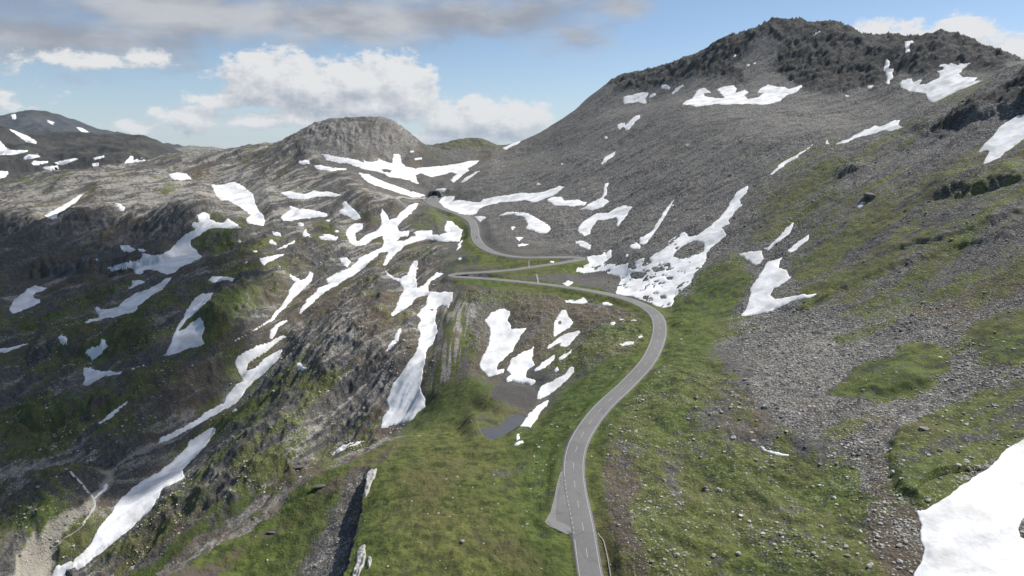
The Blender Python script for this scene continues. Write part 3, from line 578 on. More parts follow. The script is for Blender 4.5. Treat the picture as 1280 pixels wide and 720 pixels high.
# ------------------------------------------------------------------ height detail
sA, tA = 0.91 * X + 0.41 * Y, -0.41 * X + 0.91 * Y
pL, qL = 0.64 * X + 0.77 * Y, -0.77 * X + 0.64 * Y
far = 1 - sstep(1450, 1900, RR)
wp = fbm(X, Y, 60, 3, 70) * 10
K += WALL * np.clip(.26 + fbm(X, Y, 45, 4, 170) * .5 + fbm(tA / 8 + wp / 30, sA / 50, 1, 3, 175) * .25, 0, .7) * (1 - CRAG)
L1 = fbm(X, Y, 70, 2, 1)
gull = ridged(tA / 30 + wp / 40, sA / 150, 1, 3, 20)
strata = ridged(qL / 36 + wp / 40, pL / 170, 1, 4, 25)
crag = ridged(X + wp, Y, 52, 6, 30, .6)
ribs = ridged(tA / 13 + wp / 25, sA / 60, 1, 5, 36, .6)
lump = fbm(X, Y, 22, 3, 40)
fine = fbm(X, Y, 6, 4, 45, .6)
SMOOTHG = np.clip(NEARG * (G - .3), 0, 1)
Zlow = Zb + far * (L1 * 1.6 + WALL * (gull - .35) * 2.6 + LEFT * ((strata - .35) * 6.5 + fbm(X, Y, 110, 3, 33) * 6) * (1 - GRAVEL) + NEARG * fbm(X, Y, 45, 2, 35) * 1.2)
CARVE = np.zeros(X.shape, np.float32)
for lab, outs, holes in SNOW:
    for o in outs:
        o = np.asarray(o, float)
        m = (U0 > o[:, 0].min() - 22) & (U0 < o[:, 0].max() + 22) & (V0 > o[:, 1].min() - 22) & (V0 < o[:, 1].max() + 22) & (RR < 1900)
        if m.any():
            size = min(1.0, ((np.ptp(o[:, 0]) * np.ptp(o[:, 1])) ** .5) / 40)
            CARVE[m] = np.maximum(CARVE[m], size * sstep(-20, 8, sdf(o, U0[m], V0[m])))
CARVE *= (1 - .7 * WALL) * np.clip(D0 / 450, .5, 1.6)
Zlow -= CARVE * 3.6
Zd = far * (CRAG * ((crag - .4) * 10 + (ribs ** 2 - .3) * 8) + WALL * (1 - CRAG) * (lump * .75 + fine * .3 + (ribs - .4) * 1.0) * np.clip(D0 / 500, .45, 1.2) + LEFT * (1 - .75 * PLAT) * (1 - GRAVEL) * (lump * 1.5 + (ridged(X + wp * .5, Y, 24, 4, 47) ** 2 - .3) * 3.2 + (ridged(qL / 7 + wp / 20, pL / 26, 1, 4, 49, .6) ** 2 - .3) * 2.8 + (ridged(X, Y, 6, 3, 52) - .4) * .7) + PLAT * ((crag - .4) * 2.4 + (ridged(X / 14 + wp / 40, Y / 60, 1, 4, 38) - .4) * 1.2 * blob(440, 165, 90, 30) + (ridged(X, Y, 26, 5, 39, .6) - .4) * 7 * blob(440, 168, 110, 30) + (crag - .4) * 6 * blob(590, 178, 50, 12)) * (1 - CRAG) + PLAT * fine * .5
           + NEARG * (lump * 1.1 + fine * .45 + (ridged(X * .8 + Y * .6 + wp * .6, (-X * .6 + Y * .8) * .35, 11, 3, 48) - .4) * .8 * sstep(700, 860, U0)) + MID * (lump * 1.2 + fine * .9 + (ridged(X, Y, 14, 4, 53) - .4) * 1.4) + .25 * fine)
Zd *= 1 - .75 * np.clip(BANK + BANK2 + BANK3, 0, 1)


def gridz(zgrid, x, y):
    """height of a gridded sheet at plan positions"""
    x, y = np.asarray(x, float), np.asarray(y, float)
    a = np.interp(np.arctan2(x, y), az, np.arange(NA))
    r = np.interp(np.hypot(x, y), rr, np.arange(NR))
    i, j = np.clip(a.astype(int), 0, NA - 2), np.clip(r.astype(int), 0, NR - 2)
    fa, fr = a - i, r - j
    return (zgrid[j, i] * (1 - fa) + zgrid[j, i + 1] * fa) * (1 - fr) + (zgrid[j + 1, i] * (1 - fa) + zgrid[j + 1, i + 1] * fa) * fr


def hit(u, v, zgrid):
    """first point of the sheet along the ray of each pixel"""
    u, v = np.atleast_1d(np.asarray(u, float)), np.atleast_1d(np.asarray(v, float))
    rx, ry, rz = ray(u, v)
    d = np.geomspace(90, 1900, 2600)[:, None]
    h = gridz(zgrid, rx * d, ry * d)
    k = np.argmax(h > rz * d, axis=0)
    k = np.where(k == 0, len(d) - 1, k)
    dd = d[k, 0]
    return np.stack([rx * dd, ry * dd, rz * dd], 1)


def seg_dist(x, y, line):
    """distance to a plan polyline, index of the nearest sample and signed side (positive = right of travel)"""
    best = np.full(x.shape, 1e9, np.float32); idx = np.zeros(x.shape, np.int32)
    lx, ly = line[:, 0].astype(np.float32), line[:, 1].astype(np.float32)
    for i in range(0, len(x), 8000):
        d2 = (x[i:i + 8000, None] - lx) ** 2 + (y[i:i + 8000, None] - ly) ** 2
        idx[i:i + 8000] = d2.argmin(1)
        best[i:i + 8000] = d2.min(1)
    t = np.gradient(line[:, :2], axis=0)
    side = (x - line[idx, 0]) * t[idx, 1] - (y - line[idx, 1]) * t[idx, 0]
    return np.sqrt(best), idx, np.sign(side)


# the near rock step: the land drops to the left of a line
cl = hit([466, 460, 454, 450, 444, 437, 430, 424], [578, 592, 615, 640, 668, 695, 722, 760], Zb)[::-1]
cl, _ = resample(cl, 1.0)
m = (np.abs(X - cl[:, 0].mean()) < 60) & (np.abs(Y - cl[:, 1].mean()) < 75)
d, k, sd = seg_dist(X[m].astype(np.float32), Y[m].astype(np.float32), cl)
d = d * sd + fbm(X[m], Y[m], 8, 3, 90) * 1.2
hgt = 6.0 * sstep(0, 26, (len(cl) - 1 - k).astype(float)) * (1 - sstep(30, 75, -d))
step = -hgt * sstep(0.2, -2.2, d) if False else -hgt * (1 - sstep(-3.4, 0.4, d))
Zb_add = np.zeros(X.shape); Zb_add[m] = step
CLIFF = np.zeros(X.shape, np.float32); CLIFF[m] = (sstep(-6, -1.5, d) * (1 - sstep(0.2, 1.2, d)) * sstep(2, 14, (len(cl) - 1 - k).astype(float)))
TALUS = np.zeros(X.shape, np.float32); kk_ = (len(cl) - 1 - k).astype(float); TALUS[m] = sstep(-6 - .55 * kk_, -2 - .22 * kk_, d + 4 * fbm(X[m], Y[m], 5, 3, 91)) * (1 - sstep(-2.5, 0.0, d)) * sstep(0, 10, kk_)
put(G, TALUS, .12); put(P, TALUS, .35); put(S, TALUS, .6); put(B, TALUS, .3); put(K, CLIFF, .75); put(G, CLIFF, .05)
Zlow += Zb_add
Zd += CLIFF * (ridged(X, Y, 4, 3, 95) - .4) * 1.6
# lower bluffs on the side of the right slope: edges facing down the slope
def bluff(us, vs, h, run, seed, wob=1.5, face=3.0):
    ln, _ = resample(hit(us, vs, Zb), 1.0)
    m = (X > ln[:, 0].min() - 60) & (X < ln[:, 0].max() + 60) & (Y > ln[:, 1].min() - 60) & (Y < ln[:, 1].max() + 60)
    d, k, sd = seg_dist(X[m].astype(np.float32), Y[m].astype(np.float32), ln)
    e = np.minimum(k, len(ln) - 1 - k).astype(float)
    d = -d * sd + fbm(X[m], Y[m], 9, 3, seed) * wob
    h = h * sstep(0, 14, e)
    up = h * (sstep(-face * .3, face, d)) * (1 - sstep(run * .4, run, d))
    Zlow[m] += up

bluff([1118, 1112, 1112, 1122, 1150, 1180], [520, 560, 595, 622, 632, 622], 2.6, 34, 101)
bluff([1045, 1075, 1105, 1140, 1180], [486, 494, 497, 490, 476], 2.2, 26, 102)
bluff([900, 930, 970, 1010], [585, 615, 640, 668], 1.2, 16, 103)
bluff([1150, 1180, 1215, 1250, 1300], [176, 163, 152, 146, 142], 6, 50, 104, 6, 9)
bluff([1150, 1190, 1240, 1300], [256, 246, 238, 222], 6, 45, 105, 5, 7)
bluff([1035, 1060, 1090], [226, 219, 208], 5, 30, 106, 4, 6)
bluff([1090, 1150, 1220, 1300], [330, 312, 290, 262], 2.5, 30, 107, 4, 5)
bluff([980, 1040, 1100, 1180, 1300], [395, 372, 345, 318, 285], 2.0, 30, 108, 5, 5)
bluff([-30, 60, 130, 200, 240], [290, 287, 284, 288, 296], 7, 70, 109, 9, 26)
bluff([20, 100, 160, 215], [345, 340, 332, 322], 8, 50, 110, 10, 10)
bluff([20, 90, 150, 200], [450, 446, 440, 425], 7, 45, 111, 8, 9)
bluff([0, 60, 130, 200], [545, 540, 525, 500], 6, 40, 112, 8, 9)
bluff([250, 285, 320, 350], [420, 400, 378, 365], 7, 40, 113, 7, 8)


def bump(u, v, r, h, asp=1.0, ang=0.0):
    global Zlow
    c = hit([u], [v], Zb)[0]
    a = math.radians(ang); dx, dy = X - c[0], Y - c[1]
    p_, q_ = dx * math.cos(a) + dy * math.sin(a), -dx * math.sin(a) + dy * math.cos(a)
    Zlow += h * np.exp(-((p_ / r) ** 2 + (q_ / (r * asp)) ** 2) ** 1.3)


for a in [(285, 292, 34, 9, .8), (430, 425, 42, 9, 1.1, 50), (562, 420, 9, 4, 4, 0), (540, 272, 16, 5), (590, 325, 14, 4, .6), (330, 345, 34, 6), (150, 560, 24, 7, 1.5, 40), (60, 640, 26, 8), (290, 600, 22, 6, 2, -40),
          (350, 540, 18, 5, 2, -40), (520, 610, 26, 1.6), (560, 560, 22, 1.8), (1130, 465, 20, 2.2), (850, 470, 12, 1.5), (800, 560, 12, 1.8), (1005, 690, 14, 1.8)]:
    bump(*a)
Zd *= 1 - .8 * np.clip(CARVE * 1.2, 0, 1)
Zt = Zlow + Zd

# pond and mud flat: levelled
POND = [(596, 537), (604, 535), (621, 534), (629, 528), (637, 522), (646, 519), (655, 517.5), (659, 521), (652, 530), (636, 540), (626, 545), (617, 552), (605, 551), (598, 543)]
MUD = [(622, 482), (640, 476), (656, 479), (670, 485), (672, 496), (664, 505), (650, 508), (634, 506), (616, 503), (610, 494)]
zp = -124.3  # np.mean(hit([612, 635, 650], [543, 532, 522], Zlow)[:, 2]))
zm = -124.1  # np.mean(hit([640, 655], [490, 495], Zlow)[:, 2]))
mp = (np.abs(U0 - 640) + np.abs(V0 - 515) < 150) & (RR < 600)
sp = np.full(X.shape, -99.0); sp[mp] = sdf(POND, U0[mp] + .6 * NW2[mp], V0[mp] + .6 * NW2[mp])
sm = np.full(X.shape, -99.0); sm[mp] = sdf(MUD, U0[mp] + 2 * NW2[mp], V0[mp] + 2 * NW2[mp])
w = sstep(-26, 0, sp); Zt = Zt * (1 - w) + (zp + .12) * w; Zt = Zt - .7 * sstep(-.5, 1.5, sp)
w = sstep(-24, 1, sm); Zt = Zt * (1 - w) + (zm + .05 * NW2) * w
MUDM = sstep(-3, 3, sm).astype(np.float32)
Zlow = np.where(sp > -9, Zt, Zlow)
# stream bed smooth; road bench
LAYBY = [(701, 588), (706, 590), (709, 603), (713, 625), (718, 650), (723, 668), (723, 672), (712, 668), (700, 664), (686, 657), (681, 652), (688, 641), (694, 622), (697, 604)]
mr = (RR < 1150) & (np.abs(AZ) < math.radians(20)) & (X > road[:, 0].min() - 30) & (X < road[:, 0].max() + 30)
d, k, sd = seg_dist(X[mr].astype(np.float32), Y[mr].astype(np.float32), road)
hw = road[k, 3]
dn = d + fbm(X[mr], Y[mr], 9, 2, 110) * .5
ws = 1 - sstep(0, 1, (d - hw - .6) / (6.5 + 1.5 * NW2[mr] + 5 * ((road_s[k] > 520) & (sd > 0))))
zr = road[k, 2] - .22 - .25 * sstep(hw + .3, hw + 1.6, d)
Zt[mr] = Zt[mr] * (1 - ws) + zr * ws
Zlow[mr] = Zlow[mr] * (1 - ws) + zr * ws
VERGE = np.zeros(X.shape, np.float32); VERGE[mr] = 1 - sstep(.1, 1.4, dn - hw)
GRASSV = np.zeros(X.shape, np.float32); GRASSV[mr] = sstep(.4, 1.2, dn - hw) * (1 - sstep(3, 8, dn - hw)) * (road_s[k] < 430)
put(G, GRASSV, .95); put(S, GRASSV, .15)
put(S, VERGE, 0); put(G, VERGE, .25); put(B, VERGE, .4); put(P, VERGE, .4)
ROADD = np.full(X.shape, 99.0, np.float32); ROADD[mr] = d - hw
ROADK = np.zeros(X.shape, np.int32); ROADK[mr] = k
# lay-by bench
ml = (U0 > 640) & (U0 < 760) & (V0 > 560) & (V0 < 710) & (D0 < 350)
ql = sdf(LAYBY, U0[ml], V0[ml]); wl = sstep(-14, -1, ql)
zz = road[ROADK[ml], 2] - .28
Zt[ml] = Zt[ml] * (1 - wl) + zz * wl
S[ml] *= 1 - sstep(-4, 0, ql)
U, V, DD = pix(X, Y, Zt)
print('detail', time.time() - T0)
# what the camera's column sees: running skyline along each bearing
Vmin = np.minimum.accumulate(np.where(RR < 100, 1e9, V), axis=0)
VIS = V <= Vmin + 1.5
# mid-scale streaks that follow the slope, in the cover itself
TONE = np.full(X.shape, .5, np.float32)
st1 = fbm(tA / 11 + wp / 30, sA / 110, 1, 4, 120)
st2 = fbm(qL / 9 + wp / 30, pL / 80, 1, 4, 130)
pat = fbm(X, Y, 34, 5, 140)
st3 = fbm(qL / 3.2 + wp / 14, pL / 34, 1, 3, 135)
G += WALL * (1 - CRAG) * (st1 * .8 + pat * .3) * np.clip(G * 2.2, .25, 1) + LEFT * (st2 * .4 + st3 * .2 + pat * .5) + NEARG * (pat * .35 + fbm(X, Y, 9, 4, 160) * .22)
P += WALL * st1 * -.10 + LEFT * np.clip(st2 * 1.5 + st3 * 1.2 - .06, -.2, 1) * 1.4 * (.22 + P) - LEFT * .05 + pat * -.12
B += pat * .3 + fbm(X, Y, 60, 3, 150) * .4 + fbm(X, Y, 12, 3, 155) * .2
TONE += WALL * (st1 * .7 + fbm(tA / 4 + wp / 20, sA / 60, 1, 3, 125) * .3 + pat * .25) + LEFT * (st2 * .4 + st3 * .3) + PLAT * (pat * .3 + fbm(X / 5 + wp / 20, Y / 30, 1, 3, 128) * .3)
TONE = np.clip(TONE, 0, 1)
put(S, MUDM, 0); put(P, MUDM, .0); put(G, MUDM, .1)
G = np.where((WALL > .5) & (RR > 330), np.minimum(G, .66), G)
S = np.clip(S, 0, 1); 
for f_ in (G, B, P, K):
    np.clip(f_, 0, 1, out=f_)
# ------------------------------------------------------------------ builders
def tag(o, label=None, cat=None, group=None, kind=None):
    for k, v in (('label', label), ('category', cat), ('group', group), ('kind', kind)):
        if v:
            o[k] = v
    return o


def raw_mesh(name, verts, quads, mat=None, smooth=True):
    me = bpy.data.meshes.new(name)
    verts = np.asarray(verts, np.float32); quads = np.asarray(quads, np.int32)
    k = quads.shape[1]
    me.vertices.add(len(verts)); me.vertices.foreach_set('co', verts.ravel())
    me.loops.add(quads.size); me.loops.foreach_set('vertex_index', quads.ravel())
    me.polygons.add(len(quads)); me.polygons.foreach_set('loop_start', np.arange(0, quads.size, k, dtype=np.int32))
    me.update(calc_edges=True)
    me.polygons.foreach_set('use_smooth', np.full(len(quads), smooth, bool))
    if mat:
        me.materials.append(mat)
    return me


def link(name, me, parent=None):
    o = bpy.data.objects.new(name, me); col.objects.link(o)
    if parent:
        o.parent = parent
    return o


def grid_quads(nr, na):
    idx = np.arange(nr * na).reshape(nr, na)
    return np.stack([idx[:-1, :-1], idx[:-1, 1:], idx[1:, 1:], idx[1:, :-1]], -1)


def vcol(me, name, rgb):
    a = me.color_attributes.new(name, 'FLOAT_COLOR', 'POINT')
    rgb = np.asarray(rgb, np.float32)
    a.data.foreach_set('color', np.concatenate([rgb, np.ones((len(rgb), 1), np.float32)], 1).ravel())


class N:
    """small helper to write node graphs"""
    def __init__(s, tree):
        s.t = tree

    def new(s, typ, ins=(), **kw):
        n = s.t.nodes.new(typ)
        for k, v in kw.items():
            setattr(n, k, v)
        for k, v in (ins.items() if isinstance(ins, dict) else enumerate(ins)):
            if v is None:
                continue
            if hasattr(v, 'is_output') or hasattr(v, 'links'):
                s.t.links.new(v, n.inputs[k])
            else:
                n.inputs[k].default_value = v
        return n

    def m(s, op, a, b=None, c=None, clamp=False):
        return s.new('ShaderNodeMath', (a, b, c), operation=op, use_clamp=clamp).outputs[0]

    def v(s, op, a, b=None):
        n = s.new('ShaderNodeVectorMath', (a, b), operation=op)
        return n.outputs['Value'] if op in ('LENGTH', 'DOT_PRODUCT') else n.outputs[0]

    def ss(s, x, a, b):
        n = s.new('ShaderNodeMapRange', {0: x, 1: a, 2: b, 3: 0.0, 4: 1.0}, interpolation_type='SMOOTHSTEP')
        return n.outputs[0]

    def mix(s, f, a, b, blend='MIX'):
        n = s.new('ShaderNodeMix', data_type='RGBA', blend_type=blend)
        for sock, v in ((n.inputs[0], f), (n.inputs[6], a), (n.inputs[7], b)):
            if hasattr(v, 'is_output'):
                s.t.links.new(v, sock)
            else:
                sock.default_value = v if not isinstance(v, tuple) or len(v) == 4 else v + (1,)
        return n.outputs[2]

    def noise(s, vec, scale, detail=4, rough=.55, dist=0.0):
        n = s.new('ShaderNodeTexNoise', {'Vector': vec, 'Scale': scale, 'Detail': float(detail), 'Roughness': rough, 'Distortion': dist})
        return n.outputs[0]

    def vor(s, vec, scale, out='Color', rnd=1.0):
        n = s.new('ShaderNodeTexVoronoi', {'Vector': vec, 'Scale': scale, 'Randomness': rnd})
        return n.outputs[out]


def new_mat(name):
    mt = bpy.data.materials.new(name); mt.use_nodes = True
    t = mt.node_tree
    return mt, N(t), t.nodes['Principled BSDF']


def simple_mat(name, rgb, rough=.8, var=.25, scale=3.0, bump=.0, spec=.3, metal=0.0):
    mt, n, b = new_mat(name)
    co = n.new('ShaderNodeTexCoord').outputs['Object']
    f = n.noise(co, scale, 5)
    c = n.mix(f, tuple(x * (1 - var) for x in rgb), tuple(min(1, x * (1 + var)) for x in rgb))
    n.t.links.new(c, b.inputs['Base Color'])
    b.inputs['Roughness'].default_value = rough
    b.inputs['Specular IOR Level'].default_value = spec
    b.inputs['Metallic'].default_value = metal
    if bump:
        bp = n.new('ShaderNodeBump', {'Height': f, 'Strength': .6, 'Distance': bump})
        n.t.links.new(bp.outputs[0], b.inputs['Normal'])
    return mt


# ------------------------------------------------------------------ ground material
def ground_material():
    mt, n, b = new_mat('alpine_ground')
    co = n.new('ShaderNodeTexCoord').outputs['Object']
    ca = n.new('ShaderNodeSeparateColor', (n.new('ShaderNodeVertexColor', layer_name='cov_a').outputs[0],)).outputs
    cb = n.new('ShaderNodeSeparateColor', (n.new('ShaderNodeVertexColor', layer_name='cov_b').outputs[0],)).outputs
    cc = n.new('ShaderNodeSeparateColor', (n.new('ShaderNodeVertexColor', layer_name='cov_c').outputs[0],)).outputs
    g, br, pl = ca[0], ca[1], ca[2]
    kk, st, gv = cb[0], cb[1], cb[2]
    mud, cool, lush = cc[0], cc[1], cc[2]
    n_big = n.noise(co, .045, 6, .6)
    n_mid = n.noise(co, .22, 6, .62)
    n_fin = n.noise(co, 1.1, 6, .65)
    n_vf = n.noise(co, 3.2, 4, .6)
    vc = n.new('ShaderNodeSeparateColor', (n.vor(co, .85),)).outputs
    vd = n.new('ShaderNodeSeparateColor', (n.vor(co, 2.0),)).outputs
    ve = n.new('ShaderNodeSeparateColor', (n.vor(co, .33),)).outputs
    # rock and scree
    rock = n.mix(n_mid, (.046, .046, .047), (.106, .104, .101))
    rock = n.mix(n.m('MULTIPLY', n.ss(n_big, .40, .62), .55), rock, (.122, .109, .095))
    crag = n.mix(n_fin, (.014, .014, .014), (.066, .063, .058))
    rock = n.mix(n.ss(n.m('ADD', kk, n.m('MULTIPLY', n.m('SUBTRACT', n_mid, .5), 1.1)), .35, .65), rock, crag)
    pale = n.mix(n_fin, (.19, .178, .16), (.44, .415, .38))
    ed1 = n.new('ShaderNodeTexVoronoi', {'Vector': n.v('MULTIPLY', co, (1.0, .45, 1.6)), 'Scale': .55}, feature='DISTANCE_TO_EDGE').outputs['Distance']
    pale = n.mix(n.m('MULTIPLY', n.ss(ed1, .10, .0), .75), pale, (.055, .05, .045))
    pmask = n.ss(n.m('ADD', pl, n.m('ADD', n.m('MULTIPLY', n.m('SUBTRACT', n_fin, .5), 1.4), n.m('MULTIPLY', n.m('SUBTRACT', n_mid, .5), 1.4))), .40, .64)
    rock = n.mix(n.m('MULTIPLY', pmask, .85), rock, pale)
    rock = n.mix(1.0, rock, n.mix(cool, (.55, .55, .56), (1.45, 1.43, 1.38)), 'MULTIPLY')
    # stones of one cell each: light and dark ones among the scree
    sw = n.ss(st, .1, .9)
    lite = n.m('MULTIPLY', n.ss(vc[0], .72, .9), sw)
    rock = n.mix(n.m('MULTIPLY', lite, .7), rock, n.mix(vc[1], (.17, .165, .155), (.31, .30, .28)))
    dark = n.m('MULTIPLY', n.ss(vc[2], .74, .95), sw)
    rock = n.mix(n.m('MULTIPLY', dark, .6), rock, (.055, .053, .05))
    lite2 = n.m('MULTIPLY', n.ss(vd[0], .78, .95), sw)
    rock = n.mix(n.m('MULTIPLY', lite2, .5), rock, (.33, .32, .30))
    lite3 = n.m('MULTIPLY', n.ss(ve[0], .86, .97), sw)
    rock = n.mix(n.m('MULTIPLY', lite3, .35), rock, (.25, .24, .225))
    # heath and earth
    earth = n.mix(n_fin, (.044, .037, .028), (.150, .115, .077))
    emask = n.ss(n.m('ADD', br, n.m('ADD', n.m('MULTIPLY', n.m('SUBTRACT', n_mid, .5), 1.4), n.m('MULTIPLY', n.m('SUBTRACT', n_fin, .5), .9))), .44, .70)
    base_ = n.mix(n.m('MULTIPLY', emask, .8), rock, earth)
    # grass
    gr = n.mix(n.ss(n_mid, .36, .66), (.046, .055, .014), (.138, .147, .037))
    gr = n.mix(n.m('MULTIPLY', emask, .65), gr, n.mix(n_fin, (.075, .066, .028), (.135, .118, .055)))
    gr = n.mix(n.m('MULTIPLY', n.ss(n_big, .46, .62), .5), gr, n.mix(n_fin, (.090, .098, .028), (.155, .152, .060)))
    gr = n.mix(n.m('MULTIPLY', n.ss(n_fin, .52, .70), .5), gr, (.024, .031, .010))
    gr = n.mix(n.m('MULTIPLY', n.ss(n_vf, .54, .72), .45), gr, (.125, .135, .050))
    gr = n.mix(1.0, gr, n.mix(lush, (1.10, 1.03, 1.12), (.68, .98, .58)), 'MULTIPLY')
    gmask = n.ss(n.m('ADD', g, n.m('ADD', n.m('MULTIPLY', n.m('SUBTRACT', n_mid, .5), 1.3), n.m('MULTIPLY', n.m('SUBTRACT', n_fin, .5), 1.3))), .40, .60)
    c = n.mix(n.m('MULTIPLY', gmask, .94), base_, gr)
    # a few pale stones in the grass as well
    gs = n.m('MULTIPLY', n.ss(vd[1], .90, .97), n.ss(st, .15, .8))
    c = n.mix(n.m('MULTIPLY', gs, .7), c, (.46, .45, .41))
    # stream gravel, mud
    gcol = n.mix(n_fin, (.24, .215, .175), (.42, .385, .33))
    c = n.mix(n.m('MULTIPLY', n.ss(n.m('ADD', gv, n.m('MULTIPLY', n.m('SUBTRACT', n_fin, .5), .6)), .3, .7), .9), c, gcol)
    c = n.mix(mud, c, n.mix(n_mid, (.046, .041, .037), (.082, .074, .066)))
    n.t.links.new(c, b.inputs['Base Color'])
    ro = n.m('SUBTRACT', .93, n.m('MULTIPLY', mud, .45))
    n.t.links.new(ro, b.inputs['Roughness'])
    b.inputs['Specular IOR Level'].default_value = .2
    h = n.m('ADD', n.m('MULTIPLY', n_fin, .55), n.m('ADD', n.m('MULTIPLY', n_mid, .9), n.m('MULTIPLY', n.m('MULTIPLY', n.vor(co, .85, 'Distance'), sw), -.5)))
    h = n.m('ADD', h, n.m('MULTIPLY', n_vf, .2))
    bp = n.new('ShaderNodeBump', {'Height': h, 'Strength': .9, 'Distance': 1.2})
    n.t.links.new(bp.outputs[0], b.inputs['Normal'])
    return mt


M_GROUND = ground_material()
keep = (RR[:-1, :-1] >= 0)
q = grid_quads(NR, NA).reshape(-1, 4)
me = raw_mesh('hillside_terrain', np.stack([X, Y, Zt], -1).reshape(-1, 3), q, M_GROUND)
vcol(me, 'cov_a', np.stack([G, B, P], -1).reshape(-1, 3))
vcol(me, 'cov_b', np.stack([K, S, GRAVEL], -1).reshape(-1, 3))
vcol(me, 'cov_c', np.stack([MUDM, TONE, LUSH], -1).reshape(-1, 3))
tag(link('hillside_terrain', me), kind='structure')
print('terrain mesh', time.time() - T0)


# ------------------------------------------------------------------ snow
def snow_material():
    mt, n, b = new_mat('old_snow')
    co = n.new('ShaderNodeTexCoord').outputs['Object']
    n1 = n.noise(co, .08, 6, .6)
    n2 = n.noise(co, .9, 5, .6)
    n3 = n.noise(co, 4.0, 3, .6)
    c = n.mix(n.ss(n1, .35, .7), (.78, .785, .79), (.54, .535, .525))
    c = n.mix(n.m('MULTIPLY', n.ss(n2, .55, .75), .4), c, (.42, .40, .37))  # grey blotches: dirt, with suncup shading put into the colour
    c = n.mix(n.m('MULTIPLY', n.ss(n3, .70, .78), .35), c, (.30, .28, .26))
    n.t.links.new(c, b.inputs['Base Color'])
    b.inputs['Roughness'].default_value = .75
    b.inputs['Specular IOR Level'].default_value = .2
    h = n.m('ADD', n.m('MULTIPLY', n1, 2.0), n.m('MULTIPLY', n2, .35))
    bp = n.new('ShaderNodeBump', {'Height': h, 'Strength': .55, 'Distance': .5})
    n.t.links.new(bp.outputs[0], b.inputs['Normal'])
    return mt


M_SNOW = snow_material()
SNOWM = np.full(X.shape, -999.0, np.float32)


class Sheet:
    def __init__(s, x, y, zf, zl):
        s.X, s.Y, s.Z, s.ZL = x, y, zf, zl
        s.U, s.V, s.D = pix(x, y, zf)
        s.VIS = s.V <= np.minimum.accumulate(np.where(s.D < 90, 1e9, s.V), axis=0) + 1.0


MAIN = Sheet(X, Y, Zt, Zlow)


def patch_mesh(sh, outs, holes, name, mat, thick=.9, rag=1.0, flat=.55, seed=0, rough=0.0, speck=False):
    o = np.concatenate([np.asarray(p, float) for p in outs])
    pad = 6
    m = (sh.U > o[:, 0].min() - pad) & (sh.U < o[:, 0].max() + pad) & (sh.V > o[:, 1].min() - pad) & (sh.V < o[:, 1].max() + pad) & (sh.D > 90)
    if not m.any():
        return None
    rows, cols = np.where(m.any(1))[0], np.where(m.any(0))[0]
    sl = np.s_[max(rows[0] - 1, 0):rows[-1] + 2, max(cols[0] - 1, 0):cols[-1] + 2]
    x, y, z, zl, dd, vis = sh.X[sl], sh.Y[sl], sh.Z[sl], sh.ZL[sl], sh.D[sl], sh.VIS[sl]
    k = F / dd
    fine_ = fbm(x, y, 16, 4, 200 + seed, .6)
    fine2 = fbm(x, y, 3.5, 3, 210 + seed, .6)
    amp = rag * (1.0 + .8 * np.clip(k * 1.2 - .8, 0, 2))
    u = sh.U[sl] + fine_ * amp * 1.2
    v = sh.V[sl] + np.roll(fine_, 13, 1) * amp * .8
    d = np.max([sdf(p, u, v) for p in outs], axis=0)
    for h in holes:
        d = np.minimum(d, -sdf(h, u, v))
    d = d / k                                     # metres (screen distance at that depth)
    d = d + .35 / k + fine2 * .6 / np.sqrt(np.maximum(k, .4)) * rag
    if speck:
        d = np.minimum(d, (.30 + .5 * sstep(0, 1, (sh.U[sl] - 830) / 90) - fbm(x, y, 11, 4, 250, .65)) * 7)
    inside = (d > 0) & vis
    if not inside.any():
        inside = d > 0
        if not inside.any():
            return None
    lo, hi = dd[inside].min() * .97, dd[inside].max() * 1.03
    ok = (dd > lo) & (dd < hi)
    e = .9 / k
    w = sstep(-.8 * e, .5 * e + .1, d)
    t = (.35 if speck else thick) * (1 - np.exp(-np.maximum(d, 0) / 5.0)) + .18
    zs = z + (1 - w) * -.8 + w * (t + flat * np.maximum(zl - z, -.35 - .3 * t))
    if rough:
        zs = zs + rough * (ridged(x, y, 2.2, 3, 300 + seed) - .3) * w
    keepv = ok & (d > -2.5 * e - .4)
    qd = grid_quads(*x.shape)
    f = keepv[:-1, :-1] & keepv[:-1, 1:] & keepv[1:, 1:] & keepv[1:, :-1]
    # drop crumbs that the ragged edge cuts off
    lb = np.where(f, np.arange(f.size).reshape(f.shape) + 1, 0)
    for _ in range(4000):
        pb = np.pad(lb, 1)
        nb = np.where(f, np.maximum.reduce([lb, pb[:-2, 1:-1], pb[2:, 1:-1], pb[1:-1, :-2], pb[1:-1, 2:]]), 0)
        if (nb == lb).all():
            break
        lb = nb
    ids, cnt = np.unique(lb[f], return_counts=True)
    if len(ids):
        big_ = ids[cnt.argmax()]
        if cnt.max() < .8 * cnt.sum():
            print('CUT', name, outs[0][0], cnt.max() / cnt.sum())
        f &= lb == big_
    fq = qd[f]
    if len(fq) == 0:
        return None
    used, inv = np.unique(fq, return_inverse=True)
    if sh is MAIN:
        SNOWM[sl] = np.maximum(SNOWM[sl], np.where(ok, d, -999))
    return raw_mesh(name, np.stack([x, y, zs], -1).reshape(-1, 3)[used], inv.reshape(-1, 4), mat)


SG = 'snow patches left on the slopes'
for i, (lab, outs, holes) in enumerate(SNOW):
    me = patch_mesh(MAIN, outs, holes, 'snow_patch', M_SNOW, seed=i % 7, thick=.8, speck='speckled' in lab)
    if me is None:
        print('NO SNOW', lab); continue
    tag(link('snow_patch', me), lab, 'snow patch', SG)

